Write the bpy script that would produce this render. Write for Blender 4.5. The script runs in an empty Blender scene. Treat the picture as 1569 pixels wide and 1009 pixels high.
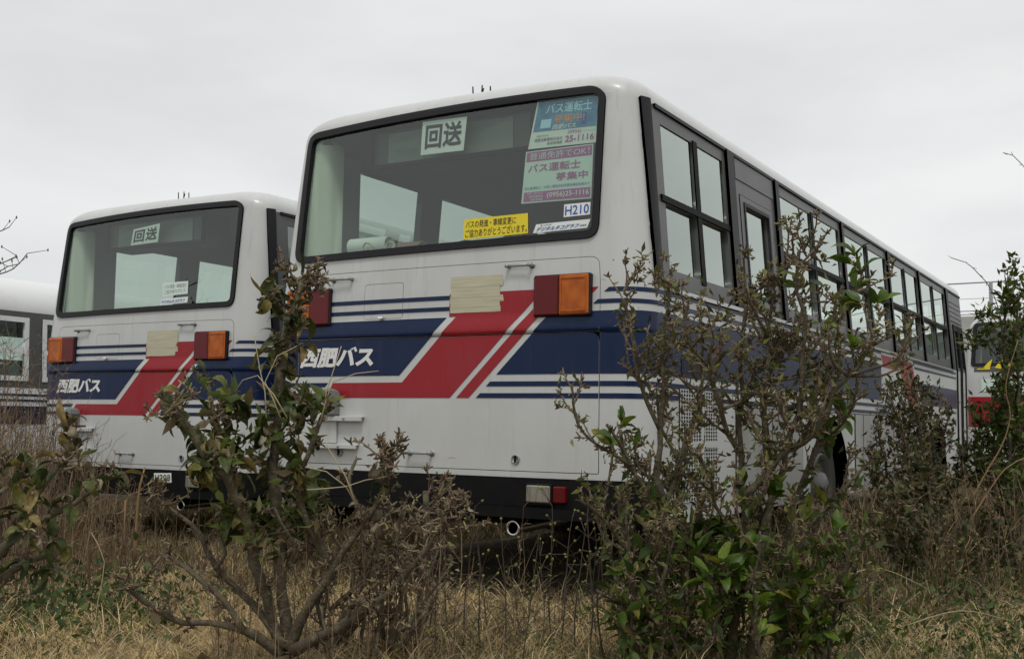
import bpy, math, random
import numpy as np
from mathutils import Vector, Matrix
from mathutils.geometry import delaunay_2d_cdt

random.seed(7)
RNG = np.random.default_rng(7)
PI = math.pi
scene = bpy.context.scene
COL = scene.collection

# ------------------------------------------------------------------ camera
EYE = Vector((0.0, 0.0, 0.9855))
FPX = 1718.66                      # focal length in pixels of the 1569 px wide photograph
CAMR = np.array([[0.86176624, -0.02961447, -0.50644046],
                 [0.50708612, 0.07964573, 0.85820757],
                 [0.01492046, -0.99638323, 0.08365308]])   # world <- (right, down, forward)
cam = bpy.data.cameras.new('camera')
cam.sensor_width = 36.0
cam.lens = 36.0 * FPX / 1569.0
cam.clip_start = 0.05
cam.clip_end = 2000
camo = bpy.data.objects.new('camera', cam)
COL.objects.link(camo)
M = Matrix(((CAMR[0][0], -CAMR[0][1], -CAMR[0][2], EYE.x),
            (CAMR[1][0], -CAMR[1][1], -CAMR[1][2], EYE.y),
            (CAMR[2][0], -CAMR[2][1], -CAMR[2][2], EYE.z), (0, 0, 0, 1)))
camo.matrix_world = M
scene.camera = camo

# ------------------------------------------------------------------ sky and sun (overcast)
SUN_EL, SUN_AZ = math.radians(62), math.radians(150)
world = bpy.data.worlds.new('World')
scene.world = world
world.use_nodes = True
wn = world.node_tree
wn.nodes.clear()
def wnode(t, **k):
    n = wn.nodes.new(t)
    for a, b in k.items():
        setattr(n, a, b)
    return n
wo = wnode('ShaderNodeOutputWorld')
bg = wnode('ShaderNodeBackground')
bg.inputs['Strength'].default_value = 0.1
sky = wnode('ShaderNodeTexSky', sky_type='NISHITA', sun_disc=False, sun_elevation=SUN_EL, sun_rotation=SUN_AZ)
tc = wnode('ShaderNodeTexCoord')
mp = wnode('ShaderNodeMapping')
mp.inputs['Scale'].default_value = (1.3, 1.3, 4.2)
nz = wnode('ShaderNodeTexNoise')
nz.inputs['Scale'].default_value = 1.6
nz.inputs['Detail'].default_value = 5
nz.inputs['Roughness'].default_value = 0.5
rp = wnode('ShaderNodeValToRGB')
rp.color_ramp.elements[0].position = 0.36
rp.color_ramp.elements[0].color = (0.87, 0.888, 0.89, 1)
rp.color_ramp.elements[1].position = 0.64
rp.color_ramp.elements[1].color = (1.06, 1.075, 1.07, 1)
sc_ = wnode('ShaderNodeVectorMath', operation='SCALE')
sc_.inputs['Scale'].default_value = 8.4
mx = wnode('ShaderNodeMixRGB')
mx.inputs['Fac'].default_value = 0.965
wn.links.new(tc.outputs['Generated'], mp.inputs['Vector'])
wn.links.new(mp.outputs['Vector'], nz.inputs['Vector'])
wn.links.new(nz.outputs['Fac'], rp.inputs['Fac'])
wn.links.new(rp.outputs['Color'], sc_.inputs[0])
wn.links.new(sky.outputs['Color'], mx.inputs['Color1'])
wn.links.new(sc_.outputs['Vector'], mx.inputs['Color2'])
wn.links.new(mx.outputs['Color'], bg.inputs['Color'])
wn.links.new(bg.outputs['Background'], wo.inputs['Surface'])

sun = bpy.data.lights.new('sun', 'SUN')
sun.energy = 1.4
sun.angle = math.radians(14)
sun.color = (1.0, 0.96, 0.9)
suno = bpy.data.objects.new('sun', sun)
COL.objects.link(suno)
_sd = Vector((math.sin(SUN_AZ) * math.cos(SUN_EL), math.cos(SUN_AZ) * math.cos(SUN_EL), math.sin(SUN_EL)))
suno.rotation_euler = _sd.to_track_quat('Z', 'Y').to_euler()
suno.location = (0, -10, 20)

vs = scene.view_settings
scene.display_settings.display_device = 'sRGB'
vs.view_transform = 'Standard'
vs.look = 'None'
vs.exposure = 0.0
vs.gamma = 1.0
vs.use_curve_mapping = False
scene.cycles.max_bounces = 10
scene.cycles.transparent_max_bounces = 24
scene.cycles.use_denoising = True

# ------------------------------------------------------------------ helpers
def at(u, v, fw):
    """photo pixel (1569x1009) at a forward distance -> world point"""
    r = np.array([(u - 784.5) / FPX, (v - 504.5) / FPX, 1.0]) * fw
    w = CAMR @ r
    return Vector((w[0], w[1], w[2] + EYE.z))

def ray(u, v):
    return Vector(CAMR @ np.array([(u - 784.5) / FPX, (v - 504.5) / FPX, 1.0]))

def tag(o, label=None, cat=None, group=None, kind=None):
    if label: o['label'] = label
    if cat: o['category'] = cat
    if group: o['group'] = group
    if kind: o['kind'] = kind
    return o

def empty(name, loc, label=None, cat=None, group=None):
    o = bpy.data.objects.new(name, None)
    o.empty_display_size = 0.2
    COL.objects.link(o)
    o.location = loc
    return tag(o, label, cat, group)

def children(o):
    return [c for c in o.children]

def copy_tree(o, parent=None):
    c = o.copy()
    COL.objects.link(c)
    c.parent = parent
    for ch in children(o):
        copy_tree(ch, c)
    return c

def mesh_obj(name, verts, faces, mats, parent=None, smooth=False, fmat=None, normals=None):
    me = bpy.data.meshes.new(name)
    me.from_pydata([tuple(v) for v in verts], [], [tuple(f) for f in faces])
    if not isinstance(mats, (list, tuple)):
        mats = [mats]
    for m in mats:
        me.materials.append(m)
    if fmat is not None:
        me.polygons.foreach_set('material_index', np.array(fmat, dtype=np.int32))
    if smooth or normals is not None:
        me.polygons.foreach_set('use_smooth', np.ones(len(me.polygons), dtype=bool))
    me.update()
    if normals is not None:
        me.normals_split_custom_set_from_vertices([tuple(n) for n in normals])
    o = bpy.data.objects.new(name, me)
    COL.objects.link(o)
    o.parent = parent
    return o

class MB:
    def __init__(s):
        s.v = []; s.f = []; s.m = []
    def add(s, vs, fs, mi=0):
        b = len(s.v)
        s.v.extend(vs)
        s.f.extend([[i + b for i in f] for f in fs])
        s.m.extend([mi] * len(fs))
    def box(s, x0, x1, y0, y1, z0, z1, mi=0):
        vs = [(x0, y0, z0), (x1, y0, z0), (x1, y1, z0), (x0, y1, z0), (x0, y0, z1), (x1, y0, z1), (x1, y1, z1), (x0, y1, z1)]
        s.add(vs, [(0, 3, 2, 1), (4, 5, 6, 7), (0, 1, 5, 4), (1, 2, 6, 5), (2, 3, 7, 6), (3, 0, 4, 7)], mi)
    def bbox(s, x0, x1, y0, y1, z0, z1, b=0.006, mi=0):
        """box with chamfered edges along all sides (24 verts)"""
        b = min(b, abs(x1 - x0) / 2.1, abs(y1 - y0) / 2.1, abs(z1 - z0) / 2.1)
        import itertools
        P = {}
        vs = []
        for sx, sy, sz in itertools.product((0, 1), repeat=3):
            X = (x0, x1)[sx]; Y = (y0, y1)[sy]; Z = (z0, z1)[sz]
            dx = b if sx == 0 else -b; dy = b if sy == 0 else -b; dz = b if sz == 0 else -b
            P[sx, sy, sz, 0] = len(vs); vs.append((X, Y + dy, Z + dz))
            P[sx, sy, sz, 1] = len(vs); vs.append((X + dx, Y, Z + dz))
            P[sx, sy, sz, 2] = len(vs); vs.append((X + dx, Y + dy, Z))
        fs = []
        for a in (0, 1):
            q = [P[a, 0, 0, 0], P[a, 1, 0, 0], P[a, 1, 1, 0], P[a, 0, 1, 0]]; fs.append(q if a else q[::-1])
            q = [P[0, a, 0, 1], P[1, a, 0, 1], P[1, a, 1, 1], P[0, a, 1, 1]]; fs.append(q[::-1] if a else q)
            q = [P[0, 0, a, 2], P[1, 0, a, 2], P[1, 1, a, 2], P[0, 1, a, 2]]; fs.append(q if a else q[::-1])
        for a, c in itertools.product((0, 1), repeat=2):
            fs.append([P[0, a, c, 1], P[1, a, c, 1], P[1, a, c, 2], P[0, a, c, 2]])
            fs.append([P[a, 0, c, 0], P[a, 1, c, 0], P[a, 1, c, 2], P[a, 0, c, 2]])
            fs.append([P[a, c, 0, 0], P[a, c, 1, 0], P[a, c, 1, 1], P[a, c, 0, 1]])
        for sx, sy, sz in itertools.product((0, 1), repeat=3):
            fs.append([P[sx, sy, sz, 0], P[sx, sy, sz, 1], P[sx, sy, sz, 2]])
        s.add(vs, fs, mi)
    def tube(s, pts, rad, n=6, mi=0, cap=True):
        pts = [Vector(p) for p in pts]
        k = len(pts)
        if not hasattr(rad, '__len__'):
            rad = [rad] * k
        vs = []
        t0 = (pts[1] - pts[0]).normalized()
        ref = Vector((0, 0, 1)) if abs(t0.z) < 0.9 else Vector((1, 0, 0))
        a = t0.cross(ref).normalized()
        for i, p in enumerate(pts):
            t = (pts[min(i + 1, k - 1)] - pts[max(i - 1, 0)])
            if t.length < 1e-9: t = t0
            t.normalize()
            a = (a - t * a.dot(t))
            if a.length < 1e-6: a = t.orthogonal()
            a.normalize()
            b = t.cross(a)
            for j in range(n):
                th = 2 * PI * j / n
                vs.append(tuple(p + (a * math.cos(th) + b * math.sin(th)) * rad[i]))
        fs = []
        for i in range(k - 1):
            for j in range(n):
                fs.append((i * n + j, i * n + (j + 1) % n, (i + 1) * n + (j + 1) % n, (i + 1) * n + j))
        if cap:
            fs.append(tuple(range(n))[::-1]); fs.append(tuple(range((k - 1) * n, k * n)))
        s.add(vs, fs, mi)
    def lathe(s, prof, axis='y', c=(0, 0, 0), n=24, mi=0):
        """prof: (radius, along) pairs"""
        vs = []
        for r, h in prof:
            for j in range(n):
                th = 2 * PI * j / n
                p, q = r * math.cos(th), r * math.sin(th)
                if axis == 'y': vs.append((c[0] + p, c[1] + h, c[2] + q))
                elif axis == 'x': vs.append((c[0] + h, c[1] + p, c[2] + q))
                else: vs.append((c[0] + p, c[1] + q, c[2] + h))
        fs = []
        for i in range(len(prof) - 1):
            for j in range(n):
                fs.append((i * n + j, i * n + (j + 1) % n, (i + 1) * n + (j + 1) % n, (i + 1) * n + j))
        s.add(vs, fs, mi)
    def build(s, name, mats, parent=None, smooth=False):
        return mesh_obj(name, s.v, s.f, mats, parent, smooth, s.m if isinstance(mats, (list, tuple)) else None)

# ------------------------------------------------------------------ materials
def mat(name, base=(0.5, 0.5, 0.5), rough=0.5, metal=0.0, coat=0.0, spec=0.5, var=None, bump=None, extra=None):
    """var=(color2, scale, low, high): noise blend; bump=(scale, strength)"""
    m = bpy.data.materials.new(name)
    m.use_nodes = True
    nt = m.node_tree
    p = nt.nodes['Principled BSDF']
    p.inputs['Base Color'].default_value = (*base, 1)
    p.inputs['Roughness'].default_value = rough
    p.inputs['Metallic'].default_value = metal
    p.inputs['Coat Weight'].default_value = coat
    p.inputs['Coat Roughness'].default_value = 0.08
    p.inputs['Specular IOR Level'].default_value = spec
    t = nt.nodes.new('ShaderNodeTexCoord')
    if var:
        c2, scl, lo, hi = var
        sc3 = scl if hasattr(scl, '__len__') else (scl,) * 3
        mpp = nt.nodes.new('ShaderNodeMapping')
        mpp.inputs['Scale'].default_value = sc3
        n = nt.nodes.new('ShaderNodeTexNoise')
        n.inputs['Scale'].default_value = 1.0
        n.inputs['Detail'].default_value = 6
        n.inputs['Roughness'].default_value = 0.62
        r = nt.nodes.new('ShaderNodeMapRange')
        r.inputs['From Min'].default_value = lo
        r.inputs['From Max'].default_value = hi
        r.clamp = True
        x = nt.nodes.new('ShaderNodeMixRGB')
        x.inputs['Color1'].default_value = (*base, 1)
        x.inputs['Color2'].default_value = (*c2, 1)
        nt.links.new(t.outputs['Object'], mpp.inputs['Vector'])
        nt.links.new(mpp.outputs['Vector'], n.inputs['Vector'])
        nt.links.new(n.outputs['Fac'], r.inputs['Value'])
        nt.links.new(r.outputs['Result'], x.inputs['Fac'])
        nt.links.new(x.outputs['Color'], p.inputs['Base Color'])
    if bump:
        n2 = nt.nodes.new('ShaderNodeTexNoise')
        n2.inputs['Scale'].default_value = bump[0]
        n2.inputs['Detail'].default_value = 4
        b = nt.nodes.new('ShaderNodeBump')
        b.inputs['Strength'].default_value = bump[1]
        b.inputs['Distance'].default_value = 0.01
        nt.links.new(t.outputs['Object'], n2.inputs['Vector'])
        nt.links.new(n2.outputs['Fac'], b.inputs['Height'])
        nt.links.new(b.outputs['Normal'], p.inputs['Normal'])
    return m

def glass_mat(name, tint, refl=0.08, rough=0.01, gcol=(0.92, 0.97, 0.95), power=4.5):
    """thin window glass: tinted see-through plus a grazing-angle reflection"""
    m = bpy.data.materials.new(name)
    m.use_nodes = True
    nt = m.node_tree
    nt.nodes.clear()
    out = nt.nodes.new('ShaderNodeOutputMaterial')
    mix = nt.nodes.new('ShaderNodeMixShader')
    tr = nt.nodes.new('ShaderNodeBsdfTransparent')
    tr.inputs['Color'].default_value = (*tint, 1)
    gl = nt.nodes.new('ShaderNodeBsdfGlossy')
    gl.inputs['Roughness'].default_value = rough
    gl.inputs['Color'].default_value = (*gcol, 1)
    ge = nt.nodes.new('ShaderNodeNewGeometry')
    d = nt.nodes.new('ShaderNodeVectorMath'); d.operation = 'DOT_PRODUCT'
    nt.links.new(ge.outputs['Normal'], d.inputs[0])
    nt.links.new(ge.outputs['Incoming'], d.inputs[1])
    def mth(op, a, b=None):
        n = nt.nodes.new('ShaderNodeMath'); n.operation = op
        for i, q in enumerate((a, b)):
            if q is None: continue
            if isinstance(q, (int, float)): n.inputs[i].default_value = q
            else: nt.links.new(q, n.inputs[i])
        return n.outputs[0]
    c = mth('ABSOLUTE', d.outputs['Value'])
    f = mth('POWER', mth('SUBTRACT', 1.0, c), power)
    f = mth('ADD', mth('MULTIPLY', f, 1 - refl), refl)
    nt.links.new(f, mix.inputs['Fac'])
    nt.links.new(tr.outputs[0], mix.inputs[1])
    nt.links.new(gl.outputs[0], mix.inputs[2])
    nt.links.new(mix.outputs[0], out.inputs['Surface'])
    return m

def foliage_mat(name, ramp, rough=0.5, trans=0.25, per='object', spec=0.35, mottle=0.35):
    """ramp: list of (pos, colour); colour chosen per object or per mesh island"""
    m = bpy.data.materials.new(name)
    m.use_nodes = True
    nt = m.node_tree
    p = nt.nodes['Principled BSDF']
    out = nt.nodes['Material Output']
    p.inputs['Roughness'].default_value = rough
    p.inputs['Specular IOR Level'].default_value = spec
    r = nt.nodes.new('ShaderNodeValToRGB')
    els = r.color_ramp.elements
    while len(els) < len(ramp):
        els.new(0.5)
    for e, (pos, c) in zip(els, ramp):
        e.position = pos
        e.color = (*c, 1)
    if per == 'object':
        s = nt.nodes.new('ShaderNodeObjectInfo').outputs['Random']
    else:
        s = nt.nodes.new('ShaderNodeNewGeometry').outputs['Random Per Island']
    nt.links.new(s, r.inputs['Fac'])
    t = nt.nodes.new('ShaderNodeTexCoord')
    n = nt.nodes.new('ShaderNodeTexNoise')
    n.inputs['Scale'].default_value = 6.0
    n.inputs['Detail'].default_value = 4
    nt.links.new(t.outputs['Object'], n.inputs['Vector'])
    hs = nt.nodes.new('ShaderNodeHueSaturation')
    mr = nt.nodes.new('ShaderNodeMapRange')
    mr.inputs['From Min'].default_value = 0.3; mr.inputs['From Max'].default_value = 0.7
    mr.inputs['To Min'].default_value = 1 - mottle; mr.inputs['To Max'].default_value = 1 + mottle
    nt.links.new(n.outputs['Fac'], mr.inputs['Value'])
    nt.links.new(mr.outputs['Result'], hs.inputs['Value'])
    nt.links.new(r.outputs['Color'], hs.inputs['Color'])
    nt.links.new(hs.outputs['Color'], p.inputs['Base Color'])
    if trans > 0:
        tl = nt.nodes.new('ShaderNodeBsdfTranslucent')
        nt.links.new(hs.outputs['Color'], tl.inputs['Color'])
        mxs = nt.nodes.new('ShaderNodeMixShader')
        mxs.inputs['Fac'].default_value = trans
        nt.links.new(p.outputs[0], mxs.inputs[1])
        nt.links.new(tl.outputs[0], mxs.inputs[2])
        nt.links.new(mxs.outputs[0], out.inputs['Surface'])
    return m

def add_streaks(m, col, scl, lo, hi, amt):
    nt = m.node_tree; p = nt.nodes['Principled BSDF']
    src = p.inputs['Base Color'].links[0].from_socket
    t = nt.nodes.new('ShaderNodeTexCoord'); mp2 = nt.nodes.new('ShaderNodeMapping'); mp2.inputs['Scale'].default_value = scl
    n = nt.nodes.new('ShaderNodeTexNoise'); n.inputs['Scale'].default_value = 1.0; n.inputs['Detail'].default_value = 5; n.inputs['Roughness'].default_value = 0.65
    r = nt.nodes.new('ShaderNodeMapRange'); r.inputs['From Min'].default_value = lo; r.inputs['From Max'].default_value = hi; r.inputs['To Max'].default_value = amt
    x = nt.nodes.new('ShaderNodeMixRGB'); x.inputs['Color2'].default_value = (*col, 1)
    nt.links.new(t.outputs['Object'], mp2.inputs['Vector']); nt.links.new(mp2.outputs['Vector'], n.inputs['Vector'])
    nt.links.new(n.outputs['Fac'], r.inputs['Value']); nt.links.new(r.outputs['Result'], x.inputs['Fac'])
    nt.links.new(src, x.inputs['Color1']); nt.links.new(x.outputs['Color'], p.inputs['Base Color'])
WHITE = mat('white_bus_paint', (0.525, 0.535, 0.525), 0.38, coat=0.25, var=((0.45, 0.455, 0.435), (2.2, 2.2, 1.1), 0.45, 0.8))
for _m in (): pass
add_streaks(WHITE, (0.27, 0.245, 0.20), (22, 22, 1.3), 0.56, 0.80, 0.36)
add_streaks(WHITE, (0.22, 0.14, 0.09), (60, 60, 26), 0.70, 0.80, 0.6)
SKIRT = mat('shade_greyed_skirt_paint', (0.33, 0.335, 0.325), 0.5, coat=0.15, var=((0.22, 0.215, 0.195), (2.5, 2.5, 1.4), 0.45, 0.75))  # white skirt greyed: shade and dark reflections put into its colour
BLUE = mat('navy_livery_paint', (0.0055, 0.0165, 0.060), 0.34, coat=0.08, spec=0.2, var=((0.011, 0.022, 0.060), (3, 3, 1.5), 0.5, 0.85))
RED = mat('red_livery_paint', (0.29, 0.010, 0.017), 0.4, coat=0.1, spec=0.3, var=((0.29, 0.03, 0.04), (4, 4, 2), 0.5, 0.9))
add_streaks(BLUE, (0.035, 0.042, 0.08), (26, 26, 1.5), 0.58, 0.8, 0.6)
add_streaks(RED, (0.26, 0.06, 0.06), (26, 26, 1.5), 0.58, 0.8, 0.5)
LETTER = mat('white_lettering', (0.72, 0.72, 0.71), 0.45)
RUBBER = mat('black_rubber', (0.010, 0.009, 0.012), 0.5, spec=0.3)
BLACKP = mat('black_band_paint', (0.085, 0.088, 0.085), 0.45, coat=0.1, var=((0.06, 0.06, 0.058), 3.0, 0.45, 0.8))
BLACKM = mat('black_metal', (0.006, 0.006, 0.007), 0.6, spec=0.12, var=((0.013, 0.012, 0.010), 6.0, 0.45, 0.8))
LINER = mat('dark_seam', (0.02, 0.02, 0.022), 0.8)
LINING = mat('grey_interior_lining', (0.17, 0.18, 0.165), 0.7)
CREAM = mat('cream_interior_panel', (0.55, 0.58, 0.49), 0.6)
DARKBOX = mat('dark_sign_box', (0.06, 0.065, 0.062), 0.5)
CURTAIN = mat('grey_curtain', (0.30, 0.31, 0.29), 0.85)
ALU = mat('aluminium_trim', (0.55, 0.55, 0.55), 0.3, metal=0.8)
CHROME = mat('chrome', (0.75, 0.75, 0.75), 0.12, metal=1.0)
GREYM = mat('grey_metal', (0.30, 0.31, 0.31), 0.45, metal=0.3)
DARKGREY = mat('weathered_grey_plastic', (0.17, 0.175, 0.175), 0.6)
LENSR = mat('red_lens', (0.12, 0.0015, 0.004), 0.25, coat=0.15, spec=0.25, var=((0.10, 0.002, 0.004), 4.0, 0.4, 0.7))
LENSA = mat('amber_lens', (0.50, 0.118, 0.001), 0.25, coat=0.15, spec=0.25, var=((0.27, 0.045, 0.001), 7.0, 0.38, 0.66))
LENSC = mat('clear_lens', (0.24, 0.228, 0.185), 0.25, coat=0.3, var=((0.15, 0.14, 0.11), (60, 60, 6), 0.4, 0.6))
TAPE = mat('yellowed_tape', (0.50, 0.475, 0.345), 0.45, var=((0.40, 0.375, 0.25), (6, 6, 90), 0.40, 0.70))
PAPER = mat('white_paper', (0.72, 0.76, 0.73), 0.8)
INK = mat('black_ink', (0.02, 0.022, 0.024), 0.7)
PBLUE = mat('blue_print', (0.10, 0.30, 0.48), 0.6, var=((0.05, 0.16, 0.32), 9.0, 0.4, 0.65))
PPINK = mat('magenta_print', (0.40, 0.11, 0.30), 0.6)
PORANGE = mat('orange_print', (0.70, 0.30, 0.14), 0.6)
PGREEN = mat('pale_green_print', (0.60, 0.72, 0.66), 0.7)
PCYAN = mat('cyan_print', (0.45, 0.70, 0.85), 0.7)
PNAVY = mat('blue_ink', (0.03, 0.09, 0.38), 0.6)
YELLOW = mat('yellow_sticker', (0.72, 0.58, 0.015), 0.5)
GLASS = glass_mat('green_tinted_glass', (0.70, 0.79, 0.735), 0.085)
GLASSS = glass_mat('side_window_glass', (0.70, 0.78, 0.73), 0.17, gcol=(0.82, 0.89, 0.84), power=1.9)
TYRE = mat('tyre_rubber', (0.018, 0.018, 0.018), 0.8, bump=(40, 0.3))
RIM = mat('grey_wheel_rim', (0.10, 0.10, 0.095), 0.45, metal=0.4)
BROWNP = mat('brown_cardboard', (0.22, 0.14, 0.10), 0.8)
TEAL = mat('teal_cloth', (0.16, 0.24, 0.26), 0.8)
CONC = mat('concrete', (0.42, 0.42, 0.40), 0.85, var=((0.33, 0.33, 0.31), 1.5, 0.4, 0.7))
GALV = mat('galvanised_steel', (0.34, 0.35, 0.36), 0.5, metal=0.4)

BARK = mat('lichen_bark', (0.075, 0.058, 0.036), 0.88, var=((0.15, 0.135, 0.082), 30.0, 0.46, 0.68), bump=(90, 0.7))
TWIG = foliage_mat('brown_twig', [(0.0, (0.065, 0.045, 0.029)), (0.4, (0.12, 0.084, 0.057)), (0.75, (0.19, 0.145, 0.092)), (0.92, (0.25, 0.215, 0.12)), (1.0, (0.16, 0.17, 0.05))], 0.85, 0.0, 'island')
LEAF_OLIVE = foliage_mat('olive_leaf', [(0.0, (0.028, 0.040, 0.010)), (0.45, (0.055, 0.070, 0.016)), (0.75, (0.10, 0.11, 0.026)), (0.9, (0.18, 0.15, 0.04)), (1.0, (0.24, 0.17, 0.07))], 0.55, 0.15, spec=0.3, mottle=0.5)
LEAF_GREEN = foliage_mat('green_leaf', [(0.0, (0.032, 0.060, 0.008)), (0.45, (0.075, 0.135, 0.014)), (0.8, (0.14, 0.225, 0.022)), (1.0, (0.20, 0.19, 0.03))], 0.42, 0.3, spec=0.4)
LEAF_MIX = foliage_mat('mixed_small_leaf', [(0.0, (0.03, 0.05, 0.010)), (0.35, (0.07, 0.10, 0.016)), (0.6, (0.13, 0.16, 0.028)), (0.8, (0.14, 0.105, 0.05)), (1.0, (0.24, 0.19, 0.11))], 0.55, 0.25, 'island')
LEAF_MIXG = foliage_mat('mixed_green_leaf', [(0.0, (0.022, 0.038, 0.008)), (0.4, (0.05, 0.085, 0.012)), (0.75, (0.095, 0.145, 0.02)), (0.9, (0.12, 0.12, 0.03)), (1.0, (0.16, 0.12, 0.06))], 0.5, 0.25, 'island')
LEAF_OLV = foliage_mat('small_olive_leaf', [(0.0, (0.05, 0.055, 0.014)), (0.5, (0.10, 0.115, 0.022)), (0.8, (0.16, 0.17, 0.035)), (1.0, (0.17, 0.125, 0.07))], 0.55, 0.25, 'island')
LEAF_DRY2 = foliage_mat('dry_small_leaf', [(0.0, (0.07, 0.048, 0.028)), (0.5, (0.15, 0.11, 0.06)), (1.0, (0.33, 0.28, 0.18))], 0.8, 0.15, 'island')
LEAF_DRY = foliage_mat('dry_leaf', [(0.0, (0.06, 0.042, 0.026)), (0.5, (0.13, 0.10, 0.06)), (0.85, (0.23, 0.19, 0.12)), (1.0, (0.32, 0.29, 0.21))], 0.8, 0.15)
LEAF_DARK = foliage_mat('small_dark_leaf', [(0.0, (0.020, 0.030, 0.010)), (0.4, (0.045, 0.058, 0.015)), (0.7, (0.09, 0.085, 0.026)), (1.0, (0.15, 0.105, 0.06))], 0.5, 0.2, 'island')
STRAW = foliage_mat('straw', [(0.0, (0.24, 0.175, 0.085)), (0.4, (0.56, 0.42, 0.21)), (0.8, (0.72, 0.57, 0.32)), (1.0, (0.78, 0.66, 0.43))], 0.8, 0.4, 'island', mottle=0.45)
STRAWD = foliage_mat('brown_dead_grass', [(0.0, (0.065, 0.046, 0.024)), (0.5, (0.15, 0.112, 0.058)), (0.85, (0.26, 0.20, 0.105)), (1.0, (0.42, 0.34, 0.195))], 0.85, 0.15, 'island', mottle=0.4)
GRASSG = foliage_mat('green_grass', [(0.0, (0.04, 0.055, 0.012)), (0.5, (0.085, 0.115, 0.02)), (0.9, (0.15, 0.18, 0.035)), (1.0, (0.22, 0.22, 0.06))], 0.7, 0.25, 'island', mottle=0.4)
PALESTALK = mat('pale_dry_stalk', (0.36, 0.30, 0.18), 0.8)
CANE = mat('tan_cane', (0.24, 0.15, 0.07), 0.75)
DARKSTEM = mat('dark_weed_stem', (0.07, 0.05, 0.035), 0.8)
GREYSTEM = mat('grey_stem', (0.16, 0.13, 0.10), 0.85)
BUD = mat('yellow_green_bud', (0.17, 0.19, 0.04), 0.7)
SOIL = mat('earth_and_thatch', (0.075, 0.056, 0.032), 0.95, var=((0.15, 0.115, 0.065), 3.0, 0.4, 0.65), bump=(25, 0.8))

# ------------------------------------------------------------------ ground
def smooth(x):
    x = np.clip(x, 0, 1)
    return x * x * (3 - 2 * x)
def gz(x, y):
    x = np.asarray(x, float); y = np.asarray(y, float)
    z = -0.12 * smooth((-5.2 - x) / 1.0)
    b = (0.035 * np.sin(x * 1.7 + 0.4) * np.cos(y * 1.3) + 0.02 * np.sin(x * 4.1 + y * 3.3)) * smooth((5.3 - y) / 1.0)
    return z + b
def make_ground():
    xs = np.concatenate([[-400, -120, -50, -25], np.arange(-16, 6.01, 0.25), [12, 25, 60, 150, 400]])
    ys = np.concatenate([[-300, -80, -20, -6], np.arange(-2, 14.01, 0.25), [18, 25, 40, 80, 200, 600]])
    X, Y = np.meshgrid(xs, ys)
    Z = gz(X, Y)
    v = np.stack([X, Y, Z], -1).reshape(-1, 3)
    n = len(xs)
    f = [(j * n + i, j * n + i + 1, (j + 1) * n + i + 1, (j + 1) * n + i) for j in range(len(ys) - 1) for i in range(n - 1)]
    o = mesh_obj('ground', v, f, SOIL, None, True)
    tag(o, kind='structure')
make_ground()

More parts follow.
